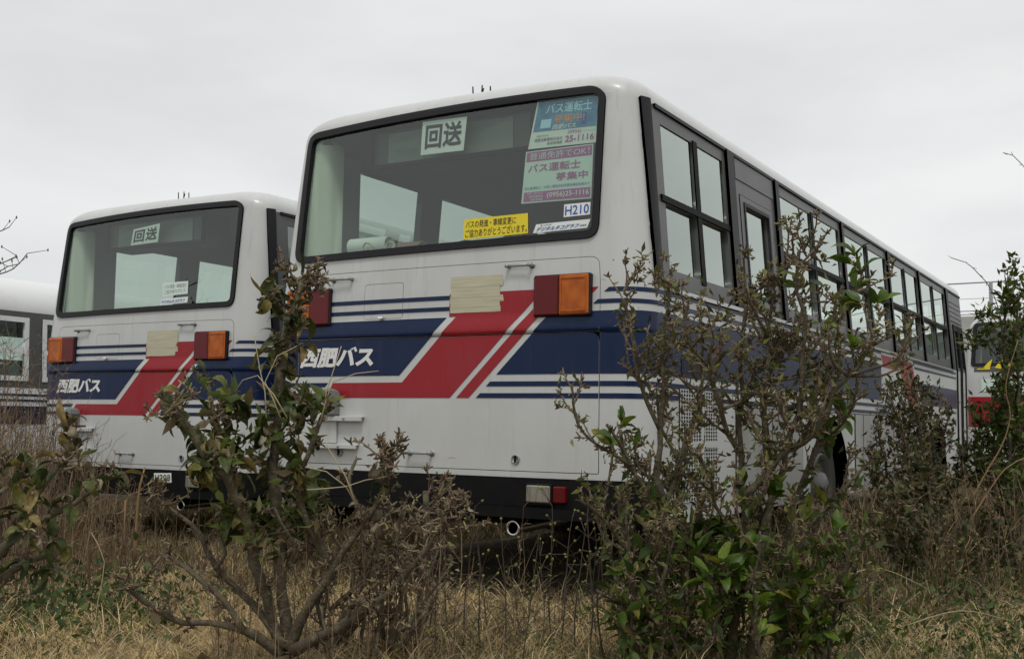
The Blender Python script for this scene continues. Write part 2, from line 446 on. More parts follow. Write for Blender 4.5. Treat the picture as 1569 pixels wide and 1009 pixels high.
# ------------------------------------------------------------------ bus shell
class Shell:
    """Bus skin as a surface P(s, z): s runs along the rear face (s = x there), round the rear corners and along the sides."""
    def __init__(q, W=2.631, L=10.8, rc=0.2, bow=0.03, zb=1.76, zd=2.80, zr=3.0, tum=0.08, ar=0.30, bump=True, crown=0.045):
        q.W, q.L, q.rc, q.bow, q.zb, q.zd, q.zr, q.tum, q.ar, q.bump, q.crown = W, L, rc, bow, zb, zd, zr, tum, ar, bump, crown
        q.hw = W / 2; q.sf = q.hw - rc; q.arc = rc * PI / 2
        q.s1 = q.sf + q.arc
        q.smax = q.s1 + (L - rc)
    def iside(q, z):
        t = np.clip((z - q.zb) / (q.zd - q.zb), 0, 1)
        e = np.clip((z - q.zd) / (q.zr - q.zd), 0, 0.9999)
        return q.tum * t + q.ar * (1 - np.sqrt(1 - e * e))
    def irear(q, z):
        z0 = q.zd + 0.06
        t = np.clip((z - q.zb + 0.06) / (z0 - q.zb), 0, 1.2)
        e = np.clip((z - z0) / (q.zr - z0), 0, 0.9999)
        r = 0.075 * t ** 1.3 + 0.2 * (1 - np.sqrt(1 - e * e))
        if q.bump:
            r = r - 0.013 * smooth((z - 1.488) / 0.02) * (1 - smooth((z - 1.515) / 0.10))
        return r
    def _P(q, s, z):
        s = np.asarray(s, float); z = np.asarray(z, float)
        sg = np.where(s < 0, -1.0, 1.0); a = np.abs(s)
        hw = q.hw - q.iside(z); y0 = q.irear(z); fl = hw - q.rc
        x1 = a * fl / q.sf
        yb = y0 - q.bow * (1 - (np.clip(a / q.sf, 0, 1)) ** 2)
        ph = np.clip((a - q.sf) / q.rc, 0, PI / 2)
        x2 = fl + q.rc * np.sin(ph); y2 = y0 + q.rc - q.rc * np.cos(ph)
        y3 = y0 + q.rc + (a - q.s1) * (q.L - y0 - q.rc) / (q.L - q.rc)
        rear = a <= q.sf; side = a >= q.s1
        x = np.where(rear, x1, np.where(side, hw, x2)); y = np.where(rear, yb, np.where(side, y3, y2))
        return np.stack([x * sg, y, z + 0 * x], -1)
    def PN(q, s, z, off=0.0):
        s = np.asarray(s, float); z = np.asarray(z, float)
        h = 1e-4
        p = q._P(s, z)
        ts = q._P(s + h, z) - q._P(s - h, z)
        zz = np.clip(z, None, q.zr - 3e-4)
        tz = q._P(s, zz + h) - q._P(s, zz - h)
        n = np.cross(ts, tz)
        n /= np.linalg.norm(n, axis=-1, keepdims=True) + 1e-12
        return p + n * (np.asarray(off)[..., None] if np.ndim(off) else off), n
    def sx(q, x, z):           # s of a rear-face point with local x
        fl = (q.hw - float(q.iside(np.array(z))) - q.rc)
        a = abs(x)
        if a <= fl: return math.copysign(a * q.sf / fl, x)
        return math.copysign(q.sf + q.rc * math.asin(min(1, (a - fl) / q.rc)), x)
    def sy(q, y, z=1.5, side=1):   # s of a side point with local y
        y0 = float(q.irear(np.array(z)))
        return side * (q.s1 + (y - y0 - q.rc) * (q.L - q.rc) / (q.L - y0 - q.rc))
    def grid(q, smin, smax, zmin, zmax):
        S = set()
        for a in np.arange(0, q.sf, 0.12): S |= {a, -a}
        for a in np.linspace(q.sf, q.s1, 11): S |= {a, -a}
        for a in np.arange(q.s1 + 0.3, q.smax, 0.45): S |= {a, -a}
        Z = set(np.arange(0.4, q.zr - 0.2, 0.13))
        if q.bump: Z |= set(np.linspace(1.48, 1.63, 12))
        Z |= set(np.linspace(q.zd - 0.02, q.zr, 14)); Z |= {q.zb, q.zb + 0.1}
        S = sorted(a for a in S if smin < a < smax); Z = sorted(a for a in Z if zmin < a < zmax)
        S2 = sorted(a for a in np.concatenate([np.arange(q.s1 + 0.12, q.smax, 0.12), -np.arange(q.s1 + 0.12, q.smax, 0.12)]) if smin < a < smax)
        Z2 = [b for b in Z if b > q.zd - 0.03]
        return [(a, b) for a in S for b in Z] + [(a, b) for a in S2 for b in Z2]
    def subdiv(q, loop):
        out = []
        n = len(loop)
        for i in range(n):
            a, b = loop[i], loop[(i + 1) % n]
            ds = abs(b[0] - a[0]); dz = abs(b[1] - a[1])
            m = min(abs(a[0]), abs(b[0])); M_ = max(abs(a[0]), abs(b[0]))
            k = max(1, int(math.ceil(max(ds, dz) / 0.12)))
            if ds > 0.005 and M_ > q.sf and m < q.s1: k = max(k, int(math.ceil(ds / 0.03)))
            if dz > 0.005 and max(a[1], b[1]) > q.zd: k = max(k, int(math.ceil(dz / 0.012)))
            if q.bump and dz > 0.005 and min(a[1], b[1]) < 1.63 and max(a[1], b[1]) > 1.48: k = max(k, int(math.ceil(dz / 0.012)))
            for j in range(k):
                t = j / k
                out.append((a[0] + (b[0] - a[0]) * t, a[1] + (b[1] - a[1]) * t))
        return out
    def patch(q, name, outer, mat_, parent, holes=(), off=0.0, wall=None, flip=False, inner=True, hole_wall=None):
        """skin patch bounded by loops in (s, z); wall / hole_wall = depth to which the edges are turned in"""
        def ccw(lp):
            a = sum(lp[i][0] * lp[(i + 1) % len(lp)][1] - lp[(i + 1) % len(lp)][0] * lp[i][1] for i in range(len(lp)))
            return lp if a > 0 else lp[::-1]
        loops = [ccw(q.subdiv(outer))] + [ccw(q.subdiv(h)) for h in holes]
        pts = []; fin = []
        for lp in loops:
            fin.append(list(range(len(pts), len(pts) + len(lp)))); pts += lp
        nl = len(pts)
        if inner:
            ss = [p[0] for p in outer]; zz = [p[1] for p in outer]
            pts = pts + q.grid(min(ss), max(ss), min(zz), max(zz))
        kn = [(-9.0, 1.0)] + ([(1.48, 7.0), (1.63, 1.0)] if q.bump else []) + [(q.zd - 0.02, 8.0)]
        kz = [k_[0] for k_ in kn] + [9.0]; kw = [0.0]
        for i_, (z_, g_) in enumerate(kn): kw.append(kw[-1] + g_ * (kz[i_ + 1] - kz[i_]))
        wz = lambda z_: float(np.interp(z_, kz, kw))          # stretch tight curves so that triangles stay well shaped
        vs, _, fs, _, _, forig = delaunay_2d_cdt([Vector((p[0], wz(p[1]))) for p in pts], [], fin, 0, 1e-6)
        vs = [Vector((v_.x, float(np.interp(v_.y, kw, kz)))) for v_ in vs]
        fs = [f for f, o in zip(fs, forig) if o == [0]]
        used = sorted({i for f in fs for i in f}); mp_ = {u: i for i, u in enumerate(used)}
        sv = np.array([vs[u][:] for u in used])
        p, n = q.PN(sv[:, 0], np.minimum(sv[:, 1], q.zr), off)
        faces = []
        for f in fs:
            f = [mp_[i] for i in f]
            a, b, c = sv[f[0]], sv[f[1]], sv[f[2]]
            if (b[0] - a[0]) * (c[1] - a[1]) - (b[1] - a[1]) * (c[0] - a[0]) < 0: f = f[::-1]
            faces.append(f[::-1] if flip else f)
        verts = list(map(tuple, p)); norms = list(map(tuple, -n if flip else n))
        for li, lp in enumerate(loops):
            d = wall if li == 0 else hole_wall
            if d is None: continue
            la = np.array(lp)
            p0, n0 = q.PN(la[:, 0], np.minimum(la[:, 1], q.zr), off); p1, _ = q.PN(la[:, 0], np.minimum(la[:, 1], q.zr), d)
            k = len(lp); b = len(verts)
            cen = p0.mean(0)
            nn = []
            for i in range(k):
                t = p0[(i + 1) % k] - p0[i - 1]
                w = np.cross(t, n0[i]); w /= np.linalg.norm(w) + 1e-12
                if np.dot(w, p0[i] - cen) < 0: w = -w
                nn.append(tuple(w if li == 0 else -w))
            verts += list(map(tuple, p0)) + list(map(tuple, p1)); norms += nn + nn
            faces += [(b + i, b + (i + 1) % k, b + k + (i + 1) % k, b + k + i) for i in range(k)]
        return mesh_obj(name, verts, faces, mat_, parent, True, None, norms)

def rrect(corners, r, inset=0.0, seg=6):
    """rounded polygon from 4 corners (any quad); r: radius or list; inset shrinks it"""
    if not hasattr(r, '__len__'): r = [r] * 4
    c = [Vector(p) for p in corners]
    ar = sum(c[i].x * c[(i + 1) % 4].y - c[(i + 1) % 4].x * c[i].y for i in range(4))
    if ar < 0: c = c[::-1]; r = list(r)[::-1]
    lines = []
    for i in range(4):
        a, b = c[i], c[(i + 1) % 4]
        d = (b - a).normalized(); nrm = Vector((-d.y, d.x))
        lines.append((a + nrm * inset, d))
    pc = []
    for i in range(4):
        (p, d), (p2, d2) = lines[i - 1], lines[i]
        den = d.x * d2.y - d.y * d2.x
        t = ((p2 - p).x * d2.y - (p2 - p).y * d2.x) / den
        pc.append(p + d * t)
    out = []
    for i in range(4):
        rr = max(0.002, r[i] - inset)
        P0, P1, P2 = pc[i - 1], pc[i], pc[(i + 1) % 4]
        u = (P0 - P1).normalized(); w = (P2 - P1).normalized()
        ang = math.acos(max(-1, min(1, u.dot(w)))); tl = min(rr / math.tan(ang / 2), (P0 - P1).length * 0.49, (P2 - P1).length * 0.49)
        A, B = P1 + u * tl, P1 + w * tl
        for k in range(seg + 1):
            t = k / seg
            q_ = A * (1 - t) ** 2 + P1 * 2 * t * (1 - t) * 0.9 + B * t * t + (A + B) * 0.1 * t * (1 - t)
            out.append((q_.x, q_.y))
    return out

def rect(x0, x1, z0, z1):
    return [(x0, z0), (x1, z0), (x1, z1), (x0, z1)]

def text_mesh(txt, bold=0.0, shear=0.0):
    """returns (verts Nx2 scaled into the unit square, faces, aspect)"""
    cu = bpy.data.curves.new('lettering', 'FONT')
    cu.body = txt; cu.offset = bold; cu.shear = shear; cu.resolution_u = 3
    o = bpy.data.objects.new('lettering', cu); COL.objects.link(o)
    dg = bpy.context.evaluated_depsgraph_get()
    me = bpy.data.meshes.new_from_object(o.evaluated_get(dg))
    v = np.array([w.co[:2] for w in me.vertices]); f = [tuple(p.vertices) for p in me.polygons]
    bpy.data.objects.remove(o); bpy.data.curves.remove(cu); bpy.data.meshes.remove(me)
    mn, mx_ = v.min(0), v.max(0)
    return (v - mn) / (mx_ - mn), f

def text_on(q, name, txt, quad, off, mat_, parent, bold=0.02, shear=0.0):
    """quad: (x, z) corners TL, TR, BR, BL on the rear face"""
    v, f = text_mesh(txt, bold, shear)
    TL, TR, BR, BL = [np.array(c, float) for c in quad]
    a, b = v[:, :1], v[:, 1:]
    xz = (BL * (1 - a) + BR * a) * (1 - b) + (TL * (1 - a) + TR * a) * b
    s = np.array([q.sx(x, z) for x, z in xz])
    p, n = q.PN(s, xz[:, 1], off)
    return mesh_obj(name, p, f, mat_, parent, False)

def quad_on(q, name, quad, off, mat_, parent, wall=None, r=0.002):
    lp = [(q.sx(x, z), z) for x, z in quad]
    return q.patch(name, lp, mat_, parent, off=off, wall=wall)

S1 = Shell()
BUS1 = Vector((-3.7285, 5.4583, 0.0))

def on_rear(u, v, q=S1, base=BUS1, off=0.0):
    """photo pixel -> local (x, z) on the bus rear surface"""
    d = ray(u, v); y = 0.0
    for _ in range(8):
        t = (base.y + y - EYE.y) / d.y
        x = EYE.x + d.x * t - base.x; z = EYE.z + d.z * t - base.z
        fl = q.hw - float(q.iside(np.array(z))) - q.rc
        y = float(q.irear(np.array(min(z, q.zr)))) - q.bow * max(0, 1 - (x / fl) ** 2) - off
    return (x, z)
def rquad(*uv):
    return [on_rear(*p) for p in uv]

# --- the rear window outline, shared by gasket, hole and glass
WQ = rquad((476, 206), (925.5, 130.5), (917.5, 364), (452.5, 405.5))
WS = [(S1.sx(x, z), z) for x, z in WQ]
def wloop(inset):
    lp = rrect(WS, [0.10, 0.055, 0.10, 0.13], inset) if False else rrect(WS, 0.085, inset)
    z1 = max(z for _, z in lp)
    out = []
    for s, z in S1.subdiv(lp):
        t = smooth((z - 2.70) / 0.12)
        out.append((s, z + 0.016 * float(t) * (1 - (s / 1.1) ** 2)))
    return out

LX = [  # livery corner lines: x = x0 + (z - 1.129)
    ('red_left', -0.323), ('blue_left', -0.385), ('red_right', 0.112), ('red2_left', 0.157), ('red2_right', 0.242), ('blue_right', 0.291)]
LX = dict(LX)
def lx(k, z): return LX[k] + (z - 1.129)

def build_bus(q, base):
    root = empty('bus', base)
    sf, s1, sm = q.sf, q.s1, q.smax
    ax = 0.07
    # ---- lower skin with engine hatch, upper panel and wheel arches cut out
    tail_hole = rrect(rect(-1.065, 1.063, 0.722, 1.905), [0.01, 0.01, 0.05, 0.05])
    def arch(yc, side, r=0.6):
        c = q.sy(yc, 0.5, side)
        return [(c + r * math.cos(t), 0.46 + 0.62 * math.sin(t)) for t in np.linspace(0, PI, 17)]
    yb = 0.25
    sB = q.sy(yb, 0.6)
    outer = [(-sm, 0.44)]
    def side_bottom(sd):
        pts = []
        for yc in ((9.0 if False else 8.55), 3.75) if sd < 0 else (3.75, 8.55):
            a = arch(yc, sd)
            a = sorted(a, key=lambda p: p[0])
            pts += [(a[0][0], 0.44)] + a + [(a[-1][0], 0.44)]
        return pts
    outer += side_bottom(-1) + [(-sB, 0.44), (-sB, 0.69), (sB, 0.69), (sB, 0.44)] + side_bottom(1) + [(sm, 0.44), (sm, 1.757), (q.sy(0.2, 1.757), 1.757), (-q.sy(0.2, 1.757), 1.757), (-sm, 1.757)]
    zt = 1.94
    skin = q.patch('body_skin', outer[:-3] + [(q.sy(.2, 1.757), 1.757), (q.sy(.2, zt), zt), (-q.sy(.2, zt), zt), (-q.sy(.2, 1.757), 1.757), (-sm, 1.757)], WHITE, root, holes=[tail_hole], hole_wall=-0.004)
    # ---- upper rear skin with the window hole, then the roof edge above the side windows
    e = q.sy(0.2, 2.3)
    up = [(-q.sy(.2, zt), zt), (q.sy(.2, zt), zt), (q.sy(.2, q.zd), q.zd), (sm, q.zd), (sm, q.zr), (-sm, q.zr), (-sm, q.zd), (-q.sy(.2, q.zd), q.zd)]
    q.patch('upper_skin', up, WHITE, root, holes=[wloop(0.025)], hole_wall=-0.05)
    # roof
    ss = np.concatenate([np.linspace(-sm, -s1, 24), np.linspace(-s1, -sf, 10)[1:], np.linspace(-sf, sf, 20)[1:], np.linspace(sf, s1, 10)[1:], np.linspace(s1, sm, 24)[1:]])
    ring = q._P(ss, np.full_like(ss, q.zr))
    pts = [Vector((p[0], p[1])) for p in ring]
    gp = [Vector((x, y)) for x in np.linspace(-0.9, 0.9, 13) for y in np.arange(0.45, q.L, 0.4)]
    vs_, _, fs_, _, _, fo = delaunay_2d_cdt(pts + gp, [], [list(range(len(pts)))], 0, 1e-6)
    hwt = ring[:, 0].max()
    rv = [(v.x, v.y, q.zr - 0.0005 + q.crown * max(0, 1 - (v.x / hwt) ** 2) * float(smooth((v.y - ring[:, 1].min()) / 0.9))) for v in vs_]
    mesh_obj('roof', rv, [f for f, o in zip(fs_, fo) if o], WHITE, root, True)
    mesh_obj('ceiling', [(x, y, z - 0.07) for x, y, z in rv], [f[::-1] for f, o in zip(fs_, fo) if o], LINING, root, True)
    # front end
    fr = MB()
    zs = [0.44, 0.9, 1.3, 1.757, 2.2, 2.7, 2.8, 2.9, 2.96, q.zr - 0.001]
    hx = [q.hw - float(q.iside(np.array(z))) for z in zs]
    for i in range(len(zs) - 1):
        for x0, x1_ in ((-1, -0.95), (-0.95, 0.95), (0.95, 1)):
            if 2 <= i <= 4 and x1_ - x0 > 1: continue
            fr.add([(x0 * hx[i], q.L, zs[i]), (x1_ * hx[i], q.L, zs[i]), (x1_ * hx[i + 1], q.L, zs[i + 1]), (x0 * hx[i + 1], q.L, zs[i + 1])], [(0, 3, 2, 1)])
    fr.build('front_panel', WHITE, root)
    mesh_obj('windscreen', [(-1.21, q.L - .01, 1.3), (1.21, q.L - .01, 1.3), (1.17, q.L - .01, 2.7), (-1.17, q.L - .01, 2.7)], [(0, 3, 2, 1)], GLASS, root)
    # ---- engine hatch and tail panel, each a panel in its own gap
    hp = rrect(rect(-1.065, 1.063, 0.722, 1.490), [0.01, 0.01, 0.06, 0.06], 0.004)
    q.patch('engine_hatch', hp, WHITE, root, wall=-0.005)
    flap = rrect(rect(-0.535, -0.238, 1.605, 1.822), 0.02)
    pp = rrect(rect(-1.065, 1.063, 1.488, 1.905), [0.004, 0.004, 0.05, 0.05], 0.003)
    tp = q.patch('tail_panel', pp, WHITE, root, holes=[flap], wall=-0.005, hole_wall=-0.005)
    q.patch('filler_flap', rrect(rect(-0.535, -0.238, 1.605, 1.822), 0.02, 0.0025), WHITE, root, wall=-0.004)
    lt = MB(); lt.bbox(-0.41, -0.375, -0.052, -0.03, 1.603, 1.622, 0.004); lt.build('flap_latch', CHROME, root)
    q.patch('inner_liner', rect(-sf - 0.05, sf + 0.05, 0.70, 1.93), LINER, root, off=-0.045)
    # ---- livery
    zt1, zb1, zt2, zb2, zt3 = 1.725, 1.700, 1.660, 1.636, 1.597
    k = 0
    def paint(nm, loop, m_):
        q.patch(nm, loop, m_, root, off=0.0025)
    g = 0.006
    # left of the red sign
    for a, b in ((zb1, zt1), (zb2, zt2)):
        paint('blue_stripe', [(-sm, a), (lx('blue_left', a) - 0.0, a), (lx('blue_left', b), b), (-sm, b)], BLUE)
    paint('blue_band', [(-sm, 1.262), (-1.0645, 1.262), (-1.0645, 1.497), (-sm, 1.497)], BLUE)
    paint('blue_band', [(-1.0602, 1.262), (lx('blue_left', 1.262), 1.262), (lx('blue_left', 1.4855), 1.4855), (-1.0602, 1.4855)], BLUE)
    paint('blue_band', [(-sm, 1.497), (-1.0645, 1.497), (-1.0602, 1.497), (lx('blue_left', 1.4935), 1.4935), (lx('blue_left', zt3), zt3), (-sm, zt3)], BLUE)
    e0 = -0.855
    for a, b in ((1.195, 1.222), (1.129, 1.157)):
        paint('blue_stripe', [(-sm, a), (e0 - 0.045 + (a - 1.129), a), (e0 - 0.045 + (b - 1.129), b), (-sm, b)], BLUE)
    # the red sign
    paint('red_sign', [(e0, 1.1295), (lx('red_right', 1.1295), 1.1295), (lx('red_right', 1.4855), 1.4855), (lx('red_left', 1.4855), 1.4855), (lx('red_left', 1.221), 1.221), (e0 + 0.092, 1.221)], RED)
    paint('red_sign', [(lx('red_left', 1.4935), 1.4935), (lx('red_right', 1.4935), 1.4935), (lx('red_right', 1.735), 1.735), (0.10, 1.735), (0.10, 1.60), (lx('red_left', 1.60), 1.60)], RED)
    paint('red_sign', [(lx('red2_left', 1.1295), 1.1295), (lx('red2_right', 1.1295), 1.1295), (lx('red2_right', 1.4855), 1.4855), (lx('red2_left', 1.4855), 1.4855)], RED)
    paint('red_sign', [(lx('red2_left', 1.4935), 1.4935), (lx('red2_right', 1.4935), 1.4935), (lx('red2_right', 1.66), 1.66), (0.975, 1.66), (1.052, 1.735), (lx('red2_left', 1.735), 1.735)], RED)
    # right of it, round the corner and along the side as far as the second red sign
    yR = 5.62
    sR = lambda z: q.sy(yR, z)
    seam = 1.0605
    for a, b, x0 in ((1.707, 1.731, 1.085), (1.643, 1.667, 1.02)):
        paint('blue_stripe', [(x0, a), (sR(a), a), (sR(b), b), (x0 + 0.03, b)], BLUE)
    zt4 = 1.604
    paint('blue_band', [(lx('blue_right', 1.262), 1.262), (1.0585, 1.262), (1.0585, 1.43), (1.0555, 1.452), (1.045, 1.472), (1.028, 1.4835), (1.01, 1.4855), (lx('blue_right', 1.4855), 1.4855)], BLUE)
    paint('blue_band', [(lx('blue_right', 1.4935), 1.4935), (1.0595, 1.4935), (1.0595, 1.52), (1.0645, 1.52), (1.0645, 1.262), (sR(1.262), 1.262), (sR(zt4), zt4), (lx('blue_right', zt4), zt4)], BLUE)
    for a, b in ((1.195, 1.223), (1.129, 1.157)):
        paint('blue_stripe', [(lx('blue_right', a), a), (1.057, a), (1.057, b), (lx('blue_right', b), b)], BLUE)
        paint('blue_stripe', [(1.0645, a), (sR(a) + 1.6, a), (sR(b) + 1.6, b), (1.0645, b)], BLUE)
    # side sign and the stripes beyond it
    sy_ = lambda y, z: (q.sy(y, z), z)
    paint('red_sign', [sy_(5.72, 1.585), sy_(6.38, 1.585), sy_(6.28, 1.70), sy_(5.62, 1.70)], RED)
    paint('red_sign', [sy_(7.05, 1.129), sy_(7.65, 1.129), sy_(7.08, 1.70), sy_(6.36, 1.70), sy_(6.48, 1.585)], RED)
    paint('blue_stripe', [sy_(7.16, 1.70), sy_(9.9, 1.70), sy_(9.9, 1.725), sy_(7.13, 1.725)], BLUE)
    paint('blue_stripe', [sy_(7.24, 1.64), sy_(9.9, 1.64), sy_(9.9, 1.664), sy_(7.2, 1.664)], BLUE)
    paint('blue_band', [sy_(7.6, 1.262), sy_(9.95, 1.262), sy_(9.95, 1.50), sy_(7.36, 1.50)], BLUE)
    paint('blue_band', [sy_(10.70, 1.0), sy_(10.79, 1.0), sy_(10.79, 1.62), sy_(10.70, 1.62)], BLUE)
    # company name
    nm = text_on(q, 'company_name', '西肥バス', [(-1.010, 1.442), (-0.432, 1.442), (-0.450, 1.314), (-1.055, 1.314)], 0.006, LETTER, root, 0.05)
    # ---- rear window
    gk = q.patch('window_gasket', wloop(0.0), RUBBER, root, holes=[wloop(0.043)], off=0.014, wall=-0.005, hole_wall=-0.02)
    q.patch('rear_window', wloop(0.03), GLASS, root, off=-0.008)
    # ---- right side window band
    zl, zh = 1.758, 2.80
    cols = [(0.386, 0.871), (0.947, 1.411), (2.62, 3.45), (3.52, 4.33), (4.52, 5.33), (5.40, 6.18), (6.34, 7.05), (7.12, 7.80), (7.94, 8.70), (8.77, 9.55)]
    up_r, lo_r = (2.287, 2.705), (1.862, 2.243)
    def sl(y0, y1, z0, z1, side=1):
        return [(q.sy(y0, z0, side), z0), (q.sy(y1, z0, side), z0), (q.sy(y1, z1, side), z1), (q.sy(y0, z1, side), z1)]
    holes = []
    for c in cols:
        holes += [sl(*c, *up_r), sl(*c, *lo_r)]
    holes.append(sl(1.70, 2.40, 1.80, 2.545))
    holes.append(sl(9.98, 10.74, 1.80, 2.36))
    q.patch('window_band', sl(0.2, q.L - 0.001, zl, zh), BLACKP, root, holes=holes, off=0.0, hole_wall=-0.03)
    for c in cols:
        q.patch('upper_window', sl(*c, *up_r), GLASSS, root, off=-0.008, inner=False)
        q.patch('lower_window', sl(*c, *lo_r), GLASSS, root, off=-0.022, inner=False)
    # emergency door: frame, inner frame, glass
    ed = q.patch('emergency_door', sl(1.706, 2.394, 1.80, 2.539), BLACKP, root, holes=[sl(1.80, 2.30, 1.88, 2.475)], off=0.004, wall=-0.03, hole_wall=-0.03)
    q.patch('door_window', sl(1.80, 2.30, 1.88, 2.475), GLASSS, ed, off=-0.02, inner=False)
    q.patch('door_trim', sl(1.775, 2.325, 1.855, 2.50), RUBBER, ed, holes=[sl(1.80, 2.30, 1.88, 2.475)], off=0.010, wall=0.004, hole_wall=-0.01)
    q.patch('cover_panel', sl(1.64, 2.46, 2.64, 2.785), BLACKP, root, off=0.006, wall=-0.001)
    # posts and bars stand proud
    for y0, y1 in ((0.165, 0.235), (1.46, 1.585), (2.49, 2.57), (4.39, 4.46), (6.225, 6.29), (7.84, 7.90), (9.61, 9.75)):
        q.patch('window_post', sl(y0, y1, zl, zh + 0.012 if y0 < 0.2 else zh - 0.004), RUBBER, root, off=0.022, wall=-0.004)
    for y0, y1 in ((0.876, 0.942), (3.455, 3.515), (5.335, 5.395), (7.055, 7.115), (8.705, 8.765)):
        q.patch('mullion', sl(y0, y1, 1.83, 2.72), BLACKM, root, off=0.008, wall=-0.004)
    for y0, y1 in ((0.32, 1.45), (2.59, 4.37), (4.48, 6.21), (6.31, 7.82), (7.92, 9.59)):
        q.patch('window_rail', sl(y0, y1, 2.246, 2.284), BLACKM, root, off=0.011, wall=-0.004)
    q.patch('drip_rail', sl(0.30, q.L - 0.01, zh - 0.018, zh + 0.004), RUBBER, root, off=0.014, wall=-0.004)
    q.patch('belt_rail', sl(0.28, 9.7, 1.732, 1.755), ALU, root, off=0.018, wall=0.0)
    for i in range(5):
        q.patch('louvre_slat', sl(9.80, 10.72, 2.40 + i * 0.062, 2.452 + i * 0.062), BLACKP, root, off=0.010, wall=-0.002)
    # front door leaves
    for y0, y1 in ((9.99, 10.345), (10.375, 10.73)):
        d = q.patch('front_door', sl(y0, y1, 0.62, 2.36), BLACKM, root, holes=[sl(y0 + 0.06, y1 - 0.05, 0.80, 2.28)], off=0.012, wall=-0.01, hole_wall=-0.02)
        q.patch('door_glass', sl(y0 + 0.06, y1 - 0.05, 0.80, 2.28), GLASSS, d, off=-0.004, inner=False)
    # ---- left side window band
    lcols = [(0.68, 1.50), (1.76, 3.05), (3.30, 4.62), (4.88, 6.20), (6.45, 7.78), (8.05, 9.40)]
    def sll(y0, y1, z0, z1):
        return [(q.sy(y0, z0, -1), z0), (q.sy(y1, z0, -1), z0), (q.sy(y1, z1, -1), z1), (q.sy(y0, z1, -1), z1)]
    q.patch('window_band', sll(0.2, q.L - 0.001, zl, zh), BLACKP, root, holes=[sll(*c, 1.90, 2.745) for c in lcols], hole_wall=-0.055)
    for c in lcols:
        q.patch('left_window', sll(*c, 1.90, 2.745), GLASSS, root, off=-0.012, inner=False)
    # ---- inside
    q.patch('interior_lining', up, LINING, root, holes=[wloop(0.0)], off=-0.055, flip=True)
    q.patch('interior_lining', sl(0.2, q.L - 0.01, 1.0, zh), LINING, root, holes=holes, off=-0.056, flip=True)
    q.patch('interior_lining', sll(0.2, q.L - 0.01, 1.0, zh), LINING, root, holes=[sll(*c, 1.90, 2.745) for c in lcols], off=-0.056, flip=True)
    fl = MB(); fl.box(-1.22, 1.22, 0.12, q.L - 0.1, 1.0, 1.06); fl.build('cabin_floor', LINING, root)
    sh = MB(); sh.bbox(-1.15, 1.15, 0.06, 0.62, 1.93, 1.985, 0.01); sh.build('parcel_shelf', LINING, root)
    pl = MB(); pl.bbox(-1.19, -0.955, 0.10, 0.32, 1.99, 2.84, 0.06); pl.build('corner_trim', CREAM, root, True)
    p2 = MB(); p2.bbox(-1.19, -1.10, 0.36, 0.64, 1.99, 2.80, 0.02); p2.build('pillar_trim', CURTAIN, root)
    # destination sign box behind the glass
    x0, z0 = on_rear(553, 257); x1_, z1 = on_rear(813, 157)
    z0, z1 = z0 - 0.005, z1 + 0.005
    db = MB()
    fy = 0.10
    db.bbox(x0, x1_, fy, fy + 0.03, z0, z0 + 0.028, 0.004); db.bbox(x0, x1_, fy, fy + 0.03, z1 - 0.028, z1, 0.004)
    db.bbox(x0, x0 + 0.03, fy + .002, fy + 0.032, z0 + .028, z1 - .028, 0.004); db.bbox(x1_ - 0.03, x1_, fy + .002, fy + 0.032, z0 + .028, z1 - .028, 0.004)
    b = db.build('sign_box', BLACKM, root)
    d2 = MB(); d2.box(x0 + 0.01, x1_ - 0.01, fy + 0.04, fy + 0.30, z0 + 0.01, z1 - 0.01); d2.build('box_body', DARKBOX, b)
    d3 = MB(); d3.box(x0 + 0.14, x1_ - 0.16, fy + 0.033, fy + 0.039, z0 + 0.035, z1 - 0.045); d3.build('sign_blind', mat('faded_sign_blind', (0.20, 0.23, 0.20), 0.6, var=((0.13, 0.15, 0.135), (1.5, 1, 6), 0.45, 0.6)), b)
    # ---- lamps
    def lamp(sx0, sx1, flip):
        y0 = -0.024
        h = MB(); h.bbox(sx0, sx1, y0 - 0.012, 0.04, 1.578, 1.812, 0.008)
        t = h.build('tail_lamp', RUBBER, root)
        mid = sx0 + (sx1 - sx0) * (0.46 if not flip else 0.54)
        a = MB(); a.bbox(sx0 + 0.006, mid - 0.002, y0 - 0.026, y0 - 0.010, 1.584, 1.806, 0.012)
        b_ = MB(); b_.bbox(mid + 0.002, sx1 - 0.006, y0 - 0.026, y0 - 0.010, 1.584, 1.806, 0.012)
        ra, rb = (LENSR, LENSA) if not flip else (LENSA, LENSR)
        oa = a.build('lens', ra, t); ob = b_.build('lens', rb, t)
        for o_, m_, u0, u1 in ((oa, ra, sx0 + 0.006, mid - 0.002), (ob, rb, mid + 0.002, sx1 - 0.006)):
            pass
        am = (mid + 0.002, sx1 - 0.006) if not flip else (sx0 + 0.006, mid - 0.002)
        fm = MB()
        for (p, r_) in (((am[0] + 0.012, am[0] + 0.020, 1.60, 1.79), 0), ((am[1] - 0.020, am[1] - 0.012, 1.60, 1.79), 0), ((am[0] + 0.020, am[1] - 0.020, 1.60, 1.608), 0), ((am[0] + 0.020, am[1] - 0.020, 1.782, 1.79), 0)):
            fm.bbox(p[0], p[1], y0 - 0.031, y0 - 0.024, p[2], p[3], 0.002)
        fm.build('lens_rim', LENSA, t)
    lamp(0.663, 1.017, False)
    lamp(-1.148, -0.794, True)
    # ---- handles, locks
    def handle(xa, xb, z, yy):
        h = MB()
        h.tube([(xa, yy - 0.035, z), (xb, yy - 0.035, z)], 0.008, 8)
        for x in (xa, xb):
            h.tube([(x, yy + 0.005, z), (x, yy - 0.045, z)], 0.011, 8); h.lathe([(0.0, -0.004), (0.02, -0.003), (0.02, 0.01)], 'y', (x, yy, z), 10)
        h.build('grab_handle', GREYM, root, True)
